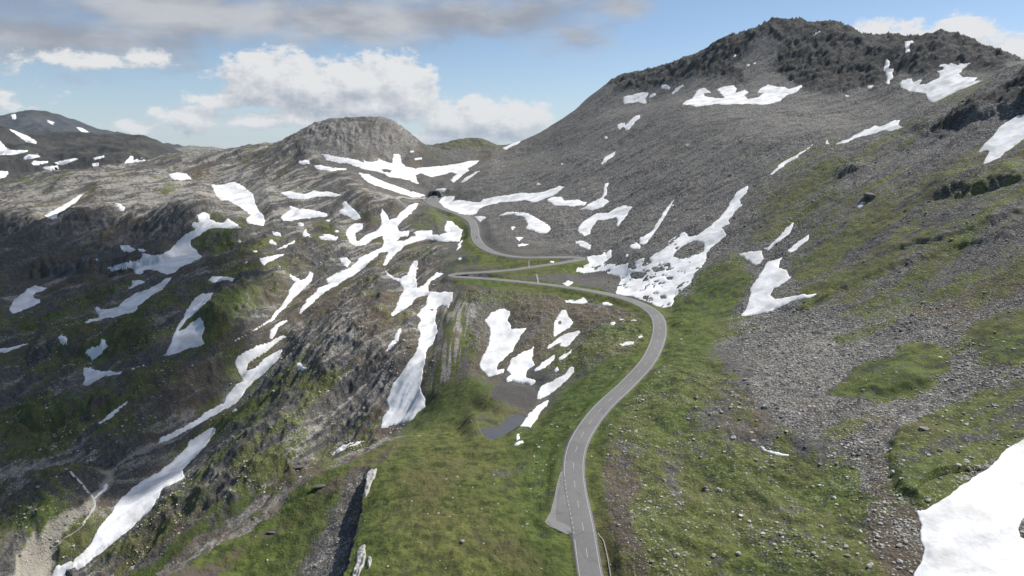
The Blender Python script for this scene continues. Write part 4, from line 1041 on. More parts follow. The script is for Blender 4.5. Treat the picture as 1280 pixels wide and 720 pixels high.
# ------------------------------------------------------------------ far ridges, each a sheet from its foot over its crest
def far_sheet(name, sky, d_foot, d_crest, v_foot, mat, cov, amp, wl, nu=420, nr=200, seed=0):
    us = np.linspace(sky[0][0], sky[-1][0], nu)
    vs = np.interp(us, [p[0] for p in sky], [p[1] for p in sky])
    t = np.linspace(0, 1.5, nr)
    x0, y0, z0 = (np.array(a) for a in pd(us, vs, d_crest))
    rx, ry, rz = ray(us, np.full(nu, v_foot)); zf = rz * d_foot
    fac = d_foot / d_crest + (1 - d_foot / d_crest) * t[:, None]
    x, y = x0 * fac, y0 * fac
    tt = np.minimum(t, 1)[:, None]
    prof = tt ** 1.15
    z = zf[None] + (z0 - zf)[None] * prof - np.maximum(t - 1, 0)[:, None] * (np.abs(z0)[None] + 250) * .9
    rd = ridged(x, y, wl, 5, 400 + seed, .55)
    env = np.minimum(1, (1 - np.abs(tt - .55) * 1.15).clip(.12, 1))
    zl = z + amp * .4 * (fbm(x, y, wl * 2, 2, 420 + seed)) * env
    z = zl + amp * (rd - .45) * env
    me = raw_mesh(name, np.stack([x, y, z], -1).reshape(-1, 3), grid_quads(nr, nu).reshape(-1, 4), mat)
    pt = fbm(x, y, wl * .7, 4, 430 + seed)
    a = np.ones(x.shape)
    vcol(me, 'cov_a', np.clip(np.stack([cov[0] + pt * .4, cov[1] + pt * .3, cov[2] - pt * .3], -1), 0, 1).reshape(-1, 3))
    vcol(me, 'cov_b', np.stack([np.clip(cov[3] + rd * .3, 0, 1), cov[4] * a, 0 * a], -1).reshape(-1, 3))
    vcol(me, 'cov_c', np.stack([x.ravel() * 0, np.clip(.5 + pt.ravel() * .6, 0, 1), x.ravel() * 0], -1))
    tag(link(name, me), kind='structure')
    return Sheet(x, y, z, zl)


far1 = far_sheet('far_ridge_terrain', [(-420, 120), (-200, 140), (-40, 152), (0, 157), (30, 163), (60, 165.5), (100, 164), (140, 166), (175, 169), (200, 177), (222, 187), (245, 198), (280, 210)], 1500, 2450, 262, M_GROUND, (.15, .3, .05, .75, .3), 34, 210, seed=1)
far2 = far_sheet('far_mountain_terrain', [(-500, 190), (-250, 165), (-120, 150), (-40, 143), (0, 139.5), (18, 138), (40, 136.5), (60, 141), (85, 149), (110, 156), (140, 165), (170, 172), (230, 184), (300, 192)], 5000, 7400, 215, M_GROUND, (.05, .1, .25, .5, .2), 130, 800, seed=2)
far3 = far_sheet('far_plateau_terrain', [(170, 196), (205, 187.5), (225, 184.5), (237, 183), (260, 184.5), (285, 187), (320, 190), (380, 196)], 2600, 3400, 212, M_GROUND, (.1, .2, .6, .1, .3), 26, 260, seed=3)
for lab, outs in FAR_SNOW:
    me = patch_mesh(far1, outs, [], 'snow_patch', M_SNOW, thick=2.5)
    if me: tag(link('snow_patch', me), lab, 'snow patch', SG)
    else: print('NO SNOW', lab)
for lab, outs in BLUE_SNOW:
    me = patch_mesh(far2, outs, [], 'snow_patch', M_SNOW, thick=6, rag=.6)
    if me: tag(link('snow_patch', me), lab, 'snow patch', SG)
    else: print('NO SNOW', lab)
print('snow', time.time() - T0)

# ------------------------------------------------------------------ road
def asphalt_material():
    mt, n, b = new_mat('old_asphalt')
    co = n.new('ShaderNodeTexCoord').outputs['Object']
    n1, n2, n3 = n.noise(co, .12, 5), n.noise(co, 1.2, 5), n.noise(co, 9.0, 3)
    c = n.mix(n1, (.125, .122, .12), (.165, .16, .155))
    c = n.mix(n.m('MULTIPLY', n.ss(n2, .55, .75), .35), c, (.095, .093, .092))
    c = n.mix(n.m('MULTIPLY', n3, .3), c, (.19, .185, .18))
    vv = n.new('ShaderNodeSeparateColor', (n.vor(co, .07),)).outputs
    c = n.mix(n.m('MULTIPLY', n.ss(vv[0], .6, .64), .35), c, (.105, .103, .102))
    ck = n.new('ShaderNodeTexVoronoi', {'Vector': co, 'Scale': .35}, feature='DISTANCE_TO_EDGE').outputs['Distance']
    c = n.mix(n.m('MULTIPLY', n.ss(ck, .03, .0), .5), c, (.06, .06, .06))
    n.t.links.new(c, b.inputs['Base Color'])
    b.inputs['Roughness'].default_value = .85
    return mt


M_ASPH = asphalt_material()
M_PAINT = simple_mat('worn_road_paint', (.40, .40, .385), .7, .4, 2.5)
M_GRAVEL = simple_mat('grey_gravel', (.20, .195, .188), .95, .3, 2.0, bump=.1)
M_CONC = simple_mat('weathered_concrete', (.24, .235, .21), .9, .3, .8, bump=.05)
M_STONE = simple_mat('dark_masonry', (.10, .097, .09), .95, .4, 1.2, bump=.15)
M_DARK = simple_mat('bore_shade_black', (.012, .012, .012), .9, .2)  # near-black bore lining: the darkness inside the tunnel put into its colour
tx = np.gradient(road[:, 0]); ty = np.gradient(road[:, 1]); tl = np.hypot(tx, ty); tx /= tl; ty /= tl
rnx, rny = ty, -tx                     # to the right of travel (uphill)


def ribbon(name, i0, i1, offs, dz, mat, kind='structure', parent=None):
    """offs: list of (offset in m to the right as fn of half width, dz)"""
    s = np.arange(i0, i1)
    vs = []
    for off, z in offs:
        o = off(road[s, 3]) if callable(off) else np.full(len(s), off)
        vs.append(np.stack([road[s, 0] + rnx[s] * o, road[s, 1] + rny[s] * o, road[s, 2] + z + dz], -1))
    v = np.stack(vs, 1)
    me = raw_mesh(name, v.reshape(-1, 3), grid_quads(len(s), len(offs)).reshape(-1, 4)[:, ::-1], mat)
    o = link(name, me, parent)
    if kind and not parent:
        tag(o, kind=kind)
    return o


NS = len(road)
ribbon('road', 0, NS, [(lambda w: -w - .7, -.55), (lambda w: -w - .25, -.04), (lambda w: -w, 0), (lambda w: -w * .5, .03), (0, .05), (lambda w: w * .5, .03), (lambda w: w, 0), (lambda w: w + .25, -.04), (lambda w: w + .7, -.55)], 0, M_ASPH)
iend = int(np.argmax(road[:, 3] > 4.7))
lb0 = int(np.argmin((road[:, 0] - pz(724, 668, -122.4)[0]) ** 2 + (road[:, 1] - pz(724, 668, -122.4)[1]) ** 2))
lb1 = int(np.argmin((road[:, 0] - pz(706, 595, -118)[0]) ** 2 + (road[:, 1] - pz(706, 595, -118)[1]) ** 2))
E = lambda sgn, a, bb: [((lambda w: sgn * (w - a)), .006), ((lambda w: sgn * (w - bb)), .009)]
edge = lambda sg: ([(lambda w: -(w - .22), .004), (lambda w: -(w - .37), .004)] if sg < 0 else [(lambda w: w - .37, .004), (lambda w: w - .22, .004)])
ribbon('road_marking', 0, lb0, edge(-1), .008, M_PAINT)
ribbon('road_marking', lb1, iend, edge(-1), .008, M_PAINT)
ribbon('road_marking', 0, iend, edge(1), .008, M_PAINT)
# broken lines: the lay-by edge and the centre line, one mesh each
def dashes(name, i0, i1, off, wd, on, gap):
    s = np.arange(i0, i1); ln = road_s[s] - road_s[i0]
    V_, Q_ = [], []
    t = 1.0
    while t + on < ln[-1]:
        tt = np.linspace(t, t + on, 4)
        px = [np.interp(tt, ln, a[s]) for a in (road[:, 0], road[:, 1], road[:, 2], rnx, rny, road[:, 3])]
        o = off(px[5]) if callable(off) else off
        for j in range(4):
            for e in (-wd, wd):
                oo = (o[j] if hasattr(o, '__len__') else o) + e
                V_.append((px[0][j] + px[3][j] * oo, px[1][j] + px[4][j] * oo, px[2][j] + .06))
        n0 = len(V_) - 8
        for j in range(3):
            Q_.append((n0 + 2 * j, n0 + 2 * j + 1, n0 + 2 * j + 3, n0 + 2 * j + 2))
        t += on + gap
    tag(link(name, raw_mesh(name, V_, Q_, M_PAINT)), kind='structure')


dashes('road_marking', 0, iend - 60, 0.0, .07, 4.0, 8.0)
dashes('road_marking', lb0, lb1, lambda w: -(w - .32), .1, 1.1, 1.3)
# lay-by: tarmac with a gravel skirt
def flat_patch(name, poly, dz, mat):
    p = hit([a for a, _ in poly], [b_ for _, b_ in poly], Zt)
    pts = []
    for a, b_ in zip(p, np.roll(p, -1, 0)):
        nn = max(1, int(np.hypot(*(b_ - a)[:2]) / 1.5))
        for k in range(nn):
            pts.append(a + (b_ - a) * k / nn)
    pts = np.array(pts)
    k = np.array([((road[:, 0] - a) ** 2 + (road[:, 1] - b_) ** 2).argmin() for a, b_ in pts[:, :2]])
    bm = bmesh.new()
    vs = [bm.verts.new((a, b_, road[kk, 2] + dz)) for (a, b_), kk in zip(pts[:, :2], k)]
    for i in range(len(vs)):
        bm.edges.new((vs[i], vs[(i + 1) % len(vs)]))
    bmesh.ops.triangle_fill(bm, edges=bm.edges[:], use_beauty=True)
    bm.normal_update()
    for f in bm.faces:
        if f.normal.z < 0:
            f.normal_flip()
    me = bpy.data.meshes.new(name); bm.to_mesh(me); bm.free(); me.materials.append(mat)
    return tag(link(name, me), kind='structure')


flat_patch('layby_pavement', [(708, 596), (711, 604), (715, 625), (721, 650), (726, 669), (723, 671), (712, 667), (703, 662), (695, 655), (696, 640), (697, 620), (700, 604), (703, 594)], -.10, M_ASPH)
flat_patch('gravel_ground', [(704, 588), (708, 596), (712, 620), (722, 660), (725, 671), (712, 669), (700, 665), (686, 658), (681, 653), (688, 641), (693, 622), (696, 605), (700, 592)], -.17, M_GRAVEL)


def line_ribbon(name, us, vs, width, height, mat, z_off=.0, step=1.0, sink=.4, slope=.0):
    """a raised strip with sides following the ground under an image line"""
    p = hit(us, vs, Zt); p, _ = resample(catmull(p, 8), step)
    t = np.gradient(p[:, :2], axis=0); t /= np.maximum(np.hypot(*t.T), 1e-6)[:, None]
    nx, ny = t[:, 1], -t[:, 0]
    V_ = []
    zc = gridz(Zt, p[:, 0], p[:, 1])
    for _ in range(4):
        zc[1:-1] = .5 * zc[1:-1] + .25 * (zc[:-2] + zc[2:])
    for o, dz in ((-width / 2 - slope, -sink), (-width / 2, height), (width / 2, height), (width / 2 + slope, -sink)):
        V_.append(np.stack([p[:, 0] + nx * o, p[:, 1] + ny * o, zc + dz + z_off], -1))
    v = np.stack(V_, 1)
    return link(name, raw_mesh(name, v.reshape(-1, 3), grid_quads(len(p), 4).reshape(-1, 4)[:, ::-1], mat, smooth=False))


M_TRACK = simple_mat('track_gravel', (.27, .255, .23), .95, .3, .8, bump=.1)
tag(line_ribbon('gravel_path', [531, 520, 508, 495, 480, 468], [246.5, 246.5, 247, 246.5, 246, 245.5], 3.2, .15, M_TRACK, sink=2.0, slope=3.0), kind='structure')
tag(line_ribbon('drainage_kerb', [747.5, 750, 754, 757, 760, 762.5, 766, 769], [667, 671.5, 675, 686, 700, 715, 740, 760], .35, .16, M_CONC, step=.6), 'pale concrete drainage kerb beside the right road edge at the bottom', 'kerb')
tag(line_ribbon('drainage_chute', [661, 661.2, 661.5], [326.5, 330, 334.5], 1.0, .3, M_CONC, step=.8), 'pale stone drainage chute on the bank between the two hairpin legs', 'drainage chute')
tag(line_ribbon('drainage_chute', [670.5, 672, 673.5], [343, 349, 355.5], 1.3, .3, M_CONC, step=.8), 'pale stone drainage chute down the scrub between the lower road legs', 'drainage chute')

# ------------------------------------------------------------------ water
def water_material(name, rgb, rough):
    mt, n, b = new_mat(name)
    co = n.new('ShaderNodeTexCoord').outputs['Object']
    f = n.noise(co, .35, 4)
    n.t.links.new(n.mix(f, rgb, tuple(min(1, c * 1.5) for c in rgb)), b.inputs['Base Color'])
    b.inputs['Roughness'].default_value = rough
    bp = n.new('ShaderNodeBump', {'Height': n.noise(co, 2.5, 3), 'Strength': .12, 'Distance': .1})
    n.t.links.new(bp.outputs[0], b.inputs['Normal'])
    return mt


def plane_poly(name, poly, z, mat):
    pts = [pz(a, b_, z) for a, b_ in poly]
    bm = bmesh.new(); f = bm.faces.new([bm.verts.new(p) for p in pts]); bm.normal_update()
    if f.normal.z < 0:
        f.normal_flip()
    bmesh.ops.triangulate(bm, faces=bm.faces[:])
    me = bpy.data.meshes.new(name); bm.to_mesh(me); bm.free(); me.materials.append(mat)
    return tag(link(name, me), kind='structure')


big_pond = [(630 + (a - 630) * 1.06, 534 + (b_ - 534) * 1.1) for a, b_ in POND]
plane_poly('pond_water', big_pond, zp - .12, water_material('pond_water', (.06, .06, .06), .22))
M_FOAM = simple_mat('white_water', (.55, .53, .48), .5, .35, 1.5, bump=.2)
M_SILT = simple_mat('silty_water', (.33, .30, .25), .35, .25, 1.0)
tag(line_ribbon('stream_water', [82, 88, 95, 104, 112, 117, 118.5, 117, 112, 107, 103], [586, 590, 597, 607, 617, 624, 630, 636, 643, 651, 658], 1.1, .15, M_FOAM, step=.8), kind='structure')
tag(line_ribbon('stream_water', [103, 96, 84, 77, 72, 60, 45, 30], [658, 664, 671, 676, 684, 697, 712, 730], 1.6, .1, M_SILT, step=.8), kind='structure')
print('road', time.time() - T0)
# ------------------------------------------------------------------ stones
def ico(sub):
    bm = bmesh.new(); bmesh.ops.create_icosphere(bm, subdivisions=sub, radius=1.0)
    v = np.array([p.co[:] for p in bm.verts]); f = np.array([[q.index for q in p.verts] for p in bm.faces]); bm.free()
    return v, f


def stone_material():
    mt, n, b = new_mat('lichen_stone')
    co = n.new('ShaderNodeTexCoord').outputs['Object']
    f = n.noise(co, 2.5, 5)
    vcn = n.new('ShaderNodeVertexColor', layer_name='tone').outputs[0]
    c = n.mix(n.ss(f, .35, .7), n.mix(1.0, vcn, (.70, .69, .66), 'MULTIPLY'), vcn)
    n.t.links.new(c, b.inputs['Base Color'])
    b.inputs['Roughness'].default_value = .95
    b.inputs['Specular IOR Level'].default_value = .15
    return mt


M_STONES = stone_material()
iv, if_ = ico(1)
area = (RR ** 2) * np.gradient(az)[None, :] * np.gradient(np.log(rr))[:, None]
road_ok = ROADD > 1.2
ly = np.zeros(X.shape, bool); ly[ml] = ql > -3
free = road_ok & ~ly & (SNOWM < -.3) & (sp < -2) & (MUDM < .3) & (np.abs(AZ) < math.radians(41)) & (RR > 130) & (V > -5)


def scatter(n, wgt, smin, smax, alpha, name, tones, kind='stuff', seed=0):
    rng = np.random.default_rng(seed)
    p = (wgt * area * free).ravel(); p = p / p.sum()
    k = rng.choice(p.size, n, p=p)
    ix, ir = k % NA, k // NA
    a = az[ix] + rng.uniform(-.5, .5, n) * np.gradient(az)[ix]
    r = rr[ir] * (1 + rng.uniform(-.5, .5, n) * np.gradient(np.log(rr))[ir])
    x, y = r * np.sin(a), r * np.cos(a)
    z = gridz(Zt, x, y)
    s = smin * (1 - rng.random(n) * (1 - (smin / smax) ** alpha)) ** (-1 / alpha)
    sc = s[:, None] * rng.uniform(.6, 1.25, (n, 3)) * np.array([1, 1, .6])
    th = rng.random(n) * 6.283
    base_v = iv[None] * (1 + rng.uniform(-.28, .28, (n, len(iv), 1)))
    v = base_v * sc[:, None, :]
    c, s_ = np.cos(th)[:, None], np.sin(th)[:, None]
    v = np.stack([v[..., 0] * c - v[..., 1] * s_ + x[:, None], v[..., 0] * s_ + v[..., 1] * c + y[:, None], v[..., 2] + (z + .02 * s)[:, None]], -1)
    f = if_[None] + (np.arange(n) * len(iv))[:, None, None]
    me = raw_mesh(name, v.reshape(-1, 3), f.reshape(-1, 3), M_STONES, smooth=False)
    t = np.asarray(tones)[rng.integers(0, len(tones), n)] * rng.uniform(.75, 1.2, (n, 1))
    vcol(me, 'tone', np.repeat(t[:, None, :], len(iv), 1).reshape(-1, 3))
    tag(link(name, me), kind=kind)


PALE = [(.48, .465, .42), (.40, .385, .35), (.34, .325, .295), (.56, .545, .50), (.30, .27, .23)]
GREY = [(.15, .145, .14), (.20, .19, .18), (.26, .25, .235), (.11, .105, .10)]
iv, if_ = ico(1)
iv0 = iv
bm_ = bmesh.new(); bmesh.ops.create_icosphere(bm_, subdivisions=1, radius=1.0); bm_.free()
near_w = np.clip(NEARG + WALL, 0, 1) * (RR < 420) * (S ** 1.3) * (.08 + .92 * sstep(.0, .35, fbm(X, Y, 18, 3, 500))) * (.3 + 1.0 * sstep(620, 860, U)) * (1 - .7 * G)
scatter(18000, near_w, .15, .85, 1.7, 'loose_stones', PALE, seed=1)
scatter(9000, WALL * (RR > 230) * (RR < 800) * (S ** 1.5) * (1 - .85 * G) * (.4 + P), .28, 1.2, 2.4, 'scree_rubble', GREY + PALE[1:3], seed=2)
scatter(8000, LEFT * (RR < 700) * (.1 + P) * (fbm(X, Y, 25, 2, 510) > .05), .25, 1.0, 2.0, 'valley_stones', PALE, seed=3)
print('stones', time.time() - T0)

# ------------------------------------------------------------------ single boulders
def boulder_mesh(seed, flat=.75, long=1.0):
    bm = bmesh.new(); bmesh.ops.create_icosphere(bm, subdivisions=3, radius=1.0)
    rng = np.random.default_rng(seed)
    planes = rng.normal(size=(9, 3)); planes /= np.linalg.norm(planes, axis=1)[:, None]
    cut = rng.uniform(.62, .9, 9)
    for v in bm.verts:
        p = np.array(v.co)
        for n_, c_ in zip(planes, cut):
            e = p @ n_ - c_
            if e > 0:
                p = p - n_ * e * .92
        p = p * (1 + rng.uniform(-.025, .025))
        v.co = (p[0] * long, p[1], p[2] * flat)
    me = bpy.data.meshes.new('boulder'); bm.to_mesh(me); bm.free()
    me.materials.append(M_STONES)
    return me


def toned(me, rgb):
    vcol(me, 'tone', np.tile(rgb, (len(me.vertices), 1)))
    return me


B_MESH = [toned(boulder_mesh(20 + i, .6 + .05 * i, 1 + .12 * (i % 3)), PALE[i % 5]) for i in range(7)]
D_MESH = [toned(boulder_mesh(40 + i, .6, 1.1), GREY[i % 4]) for i in range(4)]
rngb = np.random.default_rng(77)


def boulder_at(u, v, size, label, group=None, meshes=B_MESH, name='boulder', cat='boulder', rot=None, scale=(1, 1, 1)):
    p = hit([u], [v], Zt)[0]
    o = link(name, meshes[int(rngb.integers(len(meshes)))])
    o.location = (p[0], p[1], p[2] + .18 * size)
    o.rotation_euler = (rngb.uniform(-.2, .2), rngb.uniform(-.2, .2), rngb.uniform(0, 6.28) if rot is None else rot)
    o.scale = tuple(size * s * k for s, k in zip(scale, rngb.uniform(.85, 1.15, 3)))
    return tag(o, label, cat, group)


def field(n, poly, s0, s1, label, group, meshes=B_MESH):
    p = np.asarray(poly, float); c = 0
    while c < n:
        u, v = rngb.uniform(p[:, 0].min(), p[:, 0].max()), rngb.uniform(p[:, 1].min(), p[:, 1].max())
        if sdf(poly, np.array([u]), np.array([v]))[0] > 0:
            h = hit([u], [v], Zt)[0]
            if gridz(np.where(free, 1.0, 0.0), h[0], h[1]) > .9:
                boulder_at(u, v, s0 + (s1 - s0) * rngb.random() ** 2.2, label, group, meshes); c += 1


field(46, [(840, 560), (960, 580), (1090, 660), (1140, 715), (900, 718), (800, 690), (800, 600)], .45, .95, 'pale boulder in the grass between the road and the corner snowfield', 'boulders in the grass right of the road')
field(30, [(1080, 640), (1150, 655), (1150, 718), (1090, 718)], .4, .85, 'pale boulder on the stony strip along the left edge of the corner snowfield', 'boulders beside the corner snowfield')
field(40, [(1100, 540), (1280, 450), (1280, 540), (1180, 610), (1120, 615)], .45, .9, 'pale boulder on the green mound above the corner snowfield', 'boulders on the right mound')
field(40, [(850, 480), (920, 460), (1000, 520), (1060, 560), (1000, 590), (900, 560)], .5, 1.1, 'grey boulder in the stone field right of the road bend', 'boulders of the stone field', B_MESH + D_MESH)
field(26, [(470, 600), (600, 580), (700, 640), (690, 715), (480, 715)], .3, .6, 'small pale stone on the smooth grass left of the road', 'stones on the near left grass')
field(24, [(660, 560), (700, 520), (740, 500), (700, 590), (670, 640)], .3, .6, 'small pale stone on the green bank between pond and road', 'stones on the green bank')
field(30, [(30, 560), (200, 480), (250, 520), (150, 580), (100, 640), (30, 650)], .6, 1.2, 'pale boulder on the dark heath beside the cascade', 'boulders in the left valley')
field(18, [(730, 385), (760, 350), (800, 345), (840, 360), (830, 375), (790, 368), (765, 362)], .7, 1.3, 'dark rock at the foot of the speckled snow chute above the road', 'rocks above the road', D_MESH)
for a in [(578, 677, .75, 'largest pale boulder on the smooth grass left of the road'), (1043, 623, .8, 'pale block in the grass left of the corner snowfield, upper one of its pair'),
          (1046, 631, .55, 'pale block touching the lower side of a larger one, left of the corner snowfield'), (1075, 665, .7, 'squarish pale block low in the grass left of the corner snowfield'),
          (1222, 584, .9, 'pale block on the earth strip just above the corner snowfield'), (1120, 654, .6, 'rusty brown boulder near the tip of the corner snowfield')]:
    boulder_at(*a)
slab = toned(boulder_mesh(90, .32, 1.9), (.27, .265, .25))
slab_d = toned(boulder_mesh(91, .35, 2.1), (.13, .128, .12))
boulder_at(1156, 536, 1.3, 'long flat pale slab on the green mound at right', None, [slab], 'rock_slab', 'rock slab', .1)
for u, v, s, lab in [(433, 575, 1.1, 'dark flat slab near the top of the left grass shoulder'), (401, 608, 1.5, 'dark tilted slab on grass left of the rock step'), (341, 666, 1.1, 'dark slab low on the left grass shoulder'),
                     (372, 584, 1.6, 'grey layered slab at the rim of the left grass shoulder'), (461, 561, 1.0, 'dark rock at the upper rim of the near grass knob')]:
    boulder_at(u, v, s, lab, None, [slab_d], 'rock_slab', 'rock slab', .2)
boulder_at(1087, 246, 4.2, 'dark rock outcrop beside a snow speck on the right slope', None, [D_MESH[0]], 'rock_outcrop', 'rock outcrop')

# pale rock ledges standing out of the near grass
M_LEDGE = simple_mat('pale_ledge_rock', (.36, .35, .325), .95, .45, .9, bump=.3)
for lab, poly in [('upper pale rock ledge in the grass beside the top of the rock step', [(457, 594), (463, 588), (470, 587), (468, 597), (464, 606), (461, 616), (457, 622), (455, 615), (458, 604)]),
                  ('lower pale rock ledge at the bottom of the picture beside the dark rock step', [(445, 690), (450, 684), (457, 681), (456, 694), (454, 706), (449, 716), (446, 730), (438, 732), (441, 714), (444, 704)]),
                  ('narrow pale rock rib right of the lower pale ledge', [(459, 698), (463, 694), (464, 702), (461, 710), (458, 706)])]:
    me = patch_mesh(MAIN, [poly], [], 'rock_ledge', M_LEDGE, thick=.9, rag=.8, flat=0, rough=1.0)
    if me:
        tag(link('rock_ledge', me), lab, 'rock ledge')

# ------------------------------------------------------------------ tunnel portal at the head of the road
def box_bm(bm, sx, sy, sz, loc, bev=0.0):
    r = bmesh.ops.create_cube(bm, size=1.0, matrix=Matrix.Translation(loc) @ Matrix.Diagonal((sx, sy, sz, 1)))
    if bev:
        es = list({e for v in r['verts'] for e in v.link_edges})
        bmesh.ops.bevel(bm, geom=es, offset=bev, segments=2, affect='EDGES')


def obj(name, bm, mat, parent=None, smooth=False):
    me = bpy.data.meshes.new(name); bmesh.ops.recalc_face_normals(bm, faces=bm.faces[:]); bm.to_mesh(me); bm.free()
    me.materials.append(mat)
    if smooth:
        me.polygons.foreach_set('use_smooth', np.ones(len(me.polygons), bool))
    return link(name, me, parent)


def empty(name, loc, rz, label, cat, group=None):
    o = bpy.data.objects.new(name, None); col.objects.link(o); o.location = loc; o.rotation_euler = (0, 0, rz)
    return tag(o, label, cat, group)


pe = road[-1]; pdirx, pdiry = tx[-3], ty[-3]
prz = math.atan2(pdiry, pdirx) - math.pi / 2          # local +Y runs into the hill
por = empty('tunnel_portal', (pe[0] - pdirx * 5, pe[1] - pdiry * 5, pe[2] - .3), prz, 'dark stone tunnel portal with a black arched mouth at the top of the road', 'tunnel portal')
bm = bmesh.new()
ARC = [(-3.6, 0)] + [(-3.6 * math.cos(t), 2.6 + 2.2 * math.sin(t)) for t in np.linspace(0, math.pi, 13)] + [(3.6, 0)]
OUT = [(-7.5, -2), (-7.5, 3.6), (-5.5, 4.8), (-2, 5.8), (2.5, 6.0), (5.5, 5.2), (7.5, 3.8), (7.5, -2)]
def ring(pts, y):
    return [bm.verts.new((a, y, b_)) for a, b_ in pts]
fo, fi = ring(OUT, 0), ring(ARC, 0)
bo, bi = ring(OUT, 16), ring(ARC, 16)
es = []
for r in (fo, fi):
    for i in range(len(r) - (r is fi)):
        es.append(bm.edges.new((r[i], r[(i + 1) % len(r)])))
es.append(bm.edges.new((fi[-1], fi[0])))
bmesh.ops.triangle_fill(bm, edges=es, use_beauty=True)
bm.faces.ensure_lookup_table()
for f in [f for f in bm.faces if all(v in fi for v in f.verts)]:
    bm.faces.remove(f)
for i in range(len(fo) - 1):
    bm.faces.new((fo[i], fo[i + 1], bo[i + 1], bo[i]))
obj('portal_wall', bm, M_STONE, por)
bm = bmesh.new()
a, b_ = ring(ARC, .02), ring(ARC, 15.5)
for i in range(len(a) - 1):
    bm.faces.new((a[i], a[i + 1], b_[i + 1], b_[i]))
bm.faces.new(b_)
obj('bore', bm, M_DARK, por)
bm = bmesh.new()
for i in range(1, len(ARC) - 2):
    (x0, z0), (x1, z1) = ARC[i], ARC[i + 1]
    vs = [bm.verts.new(p) for p in ((x0, -.25, z0), (x1, -.25, z1), (x1 * 1.13, -.25, 2.6 + (z1 - 2.6) * 1.18), (x0 * 1.13, -.25, 2.6 + (z0 - 2.6) * 1.18))]
    f = bm.faces.new(vs)
bmesh.ops.remove_doubles(bm, verts=bm.verts[:], dist=.001)
r = bmesh.ops.extrude_face_region(bm, geom=bm.faces[:])
for v in [g for g in r['geom'] if isinstance(g, bmesh.types.BMVert)]:
    v.co.y += .22
obj('arch_ring', bm, M_CONC, por)
for sgn, ln, mt in ((1, 7.5, M_CONC), (-1, 5.5, M_STONE)):
    bm = bmesh.new()
    vs = [bm.verts.new(p) for p in ((sgn * 7.6, .3, -2), (sgn * 7.6, .3, 3.9), (sgn * (7.6 + ln * .35), -ln, 2.2), (sgn * (7.6 + ln * .35), -ln, -2))]
    f = bm.faces.new(vs)
    r = bmesh.ops.extrude_face_region(bm, geom=[f])
    for v in [g for g in r['geom'] if isinstance(g, bmesh.types.BMVert)]:
        v.co.x += sgn * .7
    obj('wing_wall', bm, mt, por)

# ------------------------------------------------------------------ vehicles (tiny in the picture)
M_WHITE = simple_mat('white_car_paint', (.75, .75, .75), .3, .03, 1)
M_GLASS = simple_mat('dark_car_glass', (.02, .022, .025), .1, .1, 1)
M_TYRE = simple_mat('tyre_rubber', (.02, .02, .02), .9, .1, 1)
M_LAMP = simple_mat('lamp_glass', (.7, .7, .65), .2, .05, 1)
M_BIKE = simple_mat('dark_bike_paint', (.03, .03, .035), .35, .1, 1)
M_SUIT = simple_mat('dark_riding_suit', (.035, .035, .04), .8, .2, 6)


def extr(profile, w, name, mat, parent, taper=None):
    bm = bmesh.new()
    n = len(profile)
    L = [bm.verts.new((-w / 2 * (taper[i] if taper else 1), y, z)) for i, (y, z) in enumerate(profile)]
    R = [bm.verts.new((w / 2 * (taper[i] if taper else 1), y, z)) for i, (y, z) in enumerate(profile)]
    bm.faces.new(L); bm.faces.new(R[::-1])
    for i in range(n):
        bm.faces.new((L[i], L[(i + 1) % n], R[(i + 1) % n], R[i]))
    return obj(name, bm, mat, parent)


def wheel(parent, x, y, r, w):
    bm = bmesh.new()
    bmesh.ops.create_cone(bm, cap_ends=True, segments=20, radius1=r, radius2=r, depth=w, matrix=Matrix.Translation((x, y, r)) @ Matrix.Rotation(math.pi / 2, 4, 'Y'))
    return obj('wheel', bm, M_TYRE, parent)


def car(u, v, rz, label, z=None):
    p = hit([u], [v], Zt)[0]
    zz = road[((road[:, 0] - p[0]) ** 2 + (road[:, 1] - p[1]) ** 2).argmin(), 2] + .06 if z is None else p[2] + z
    e = empty('parked_car' if z is not None else 'car', (p[0], p[1], zz), rz, label, 'car')
    extr([(-2.1, .32), (-2.15, .75), (-2.0, .95), (-.9, 1.02), (1.7, 1.02), (2.1, .9), (2.12, .35)], 1.76, 'body', M_WHITE, e, [.95, .97, .96, 1, 1, .97, .95])
    extr([(-1.15, 1.02), (-.45, 1.5), (1.2, 1.52), (1.85, 1.02)], 1.66, 'cabin', M_WHITE, e, [1, .84, .84, 1])
    for (y0, z0), (y1, z1), k0, k1 in (((-1.12, 1.06), (-.5, 1.46), .9, .76), ((1.8, 1.08), (1.26, 1.46), .9, .76)):
        s = -1 if y0 < 0 else 1
        bm = bmesh.new()
        bm.faces.new([bm.verts.new(q) for q in ((-.83 * k0, y0 + .03 * s, z0), (.83 * k0, y0 + .03 * s, z0), (.83 * k1, y1 + .03 * s, z1), (-.83 * k1, y1 + .03 * s, z1))])
        obj('windscreen', bm, M_GLASS, e)
    for sx in (-1, 1):
        bm = bmesh.new()
        bm.faces.new([bm.verts.new(q) for q in ((sx * .835, -.95, 1.07), (sx * .835, 1.6, 1.07), (sx * .715, 1.15, 1.45), (sx * .715, -.42, 1.45))])
        obj('side_window', bm, M_GLASS, e)
        for y in (-1.3, 1.32):
            wheel(e, sx * .8, y, .32, .22)
        bm = bmesh.new(); box_bm(bm, .34, .06, .16, (sx * .6, -2.13, .72), .02); obj('headlight', bm, M_LAMP, e)
    return e


car(542.6, 246.8, prz + .1, 'small white car coming out of the tunnel mouth')
car(528.5, 251.5, 1.1, 'small white car parked at the left edge of the tunnel forecourt', z=.15)

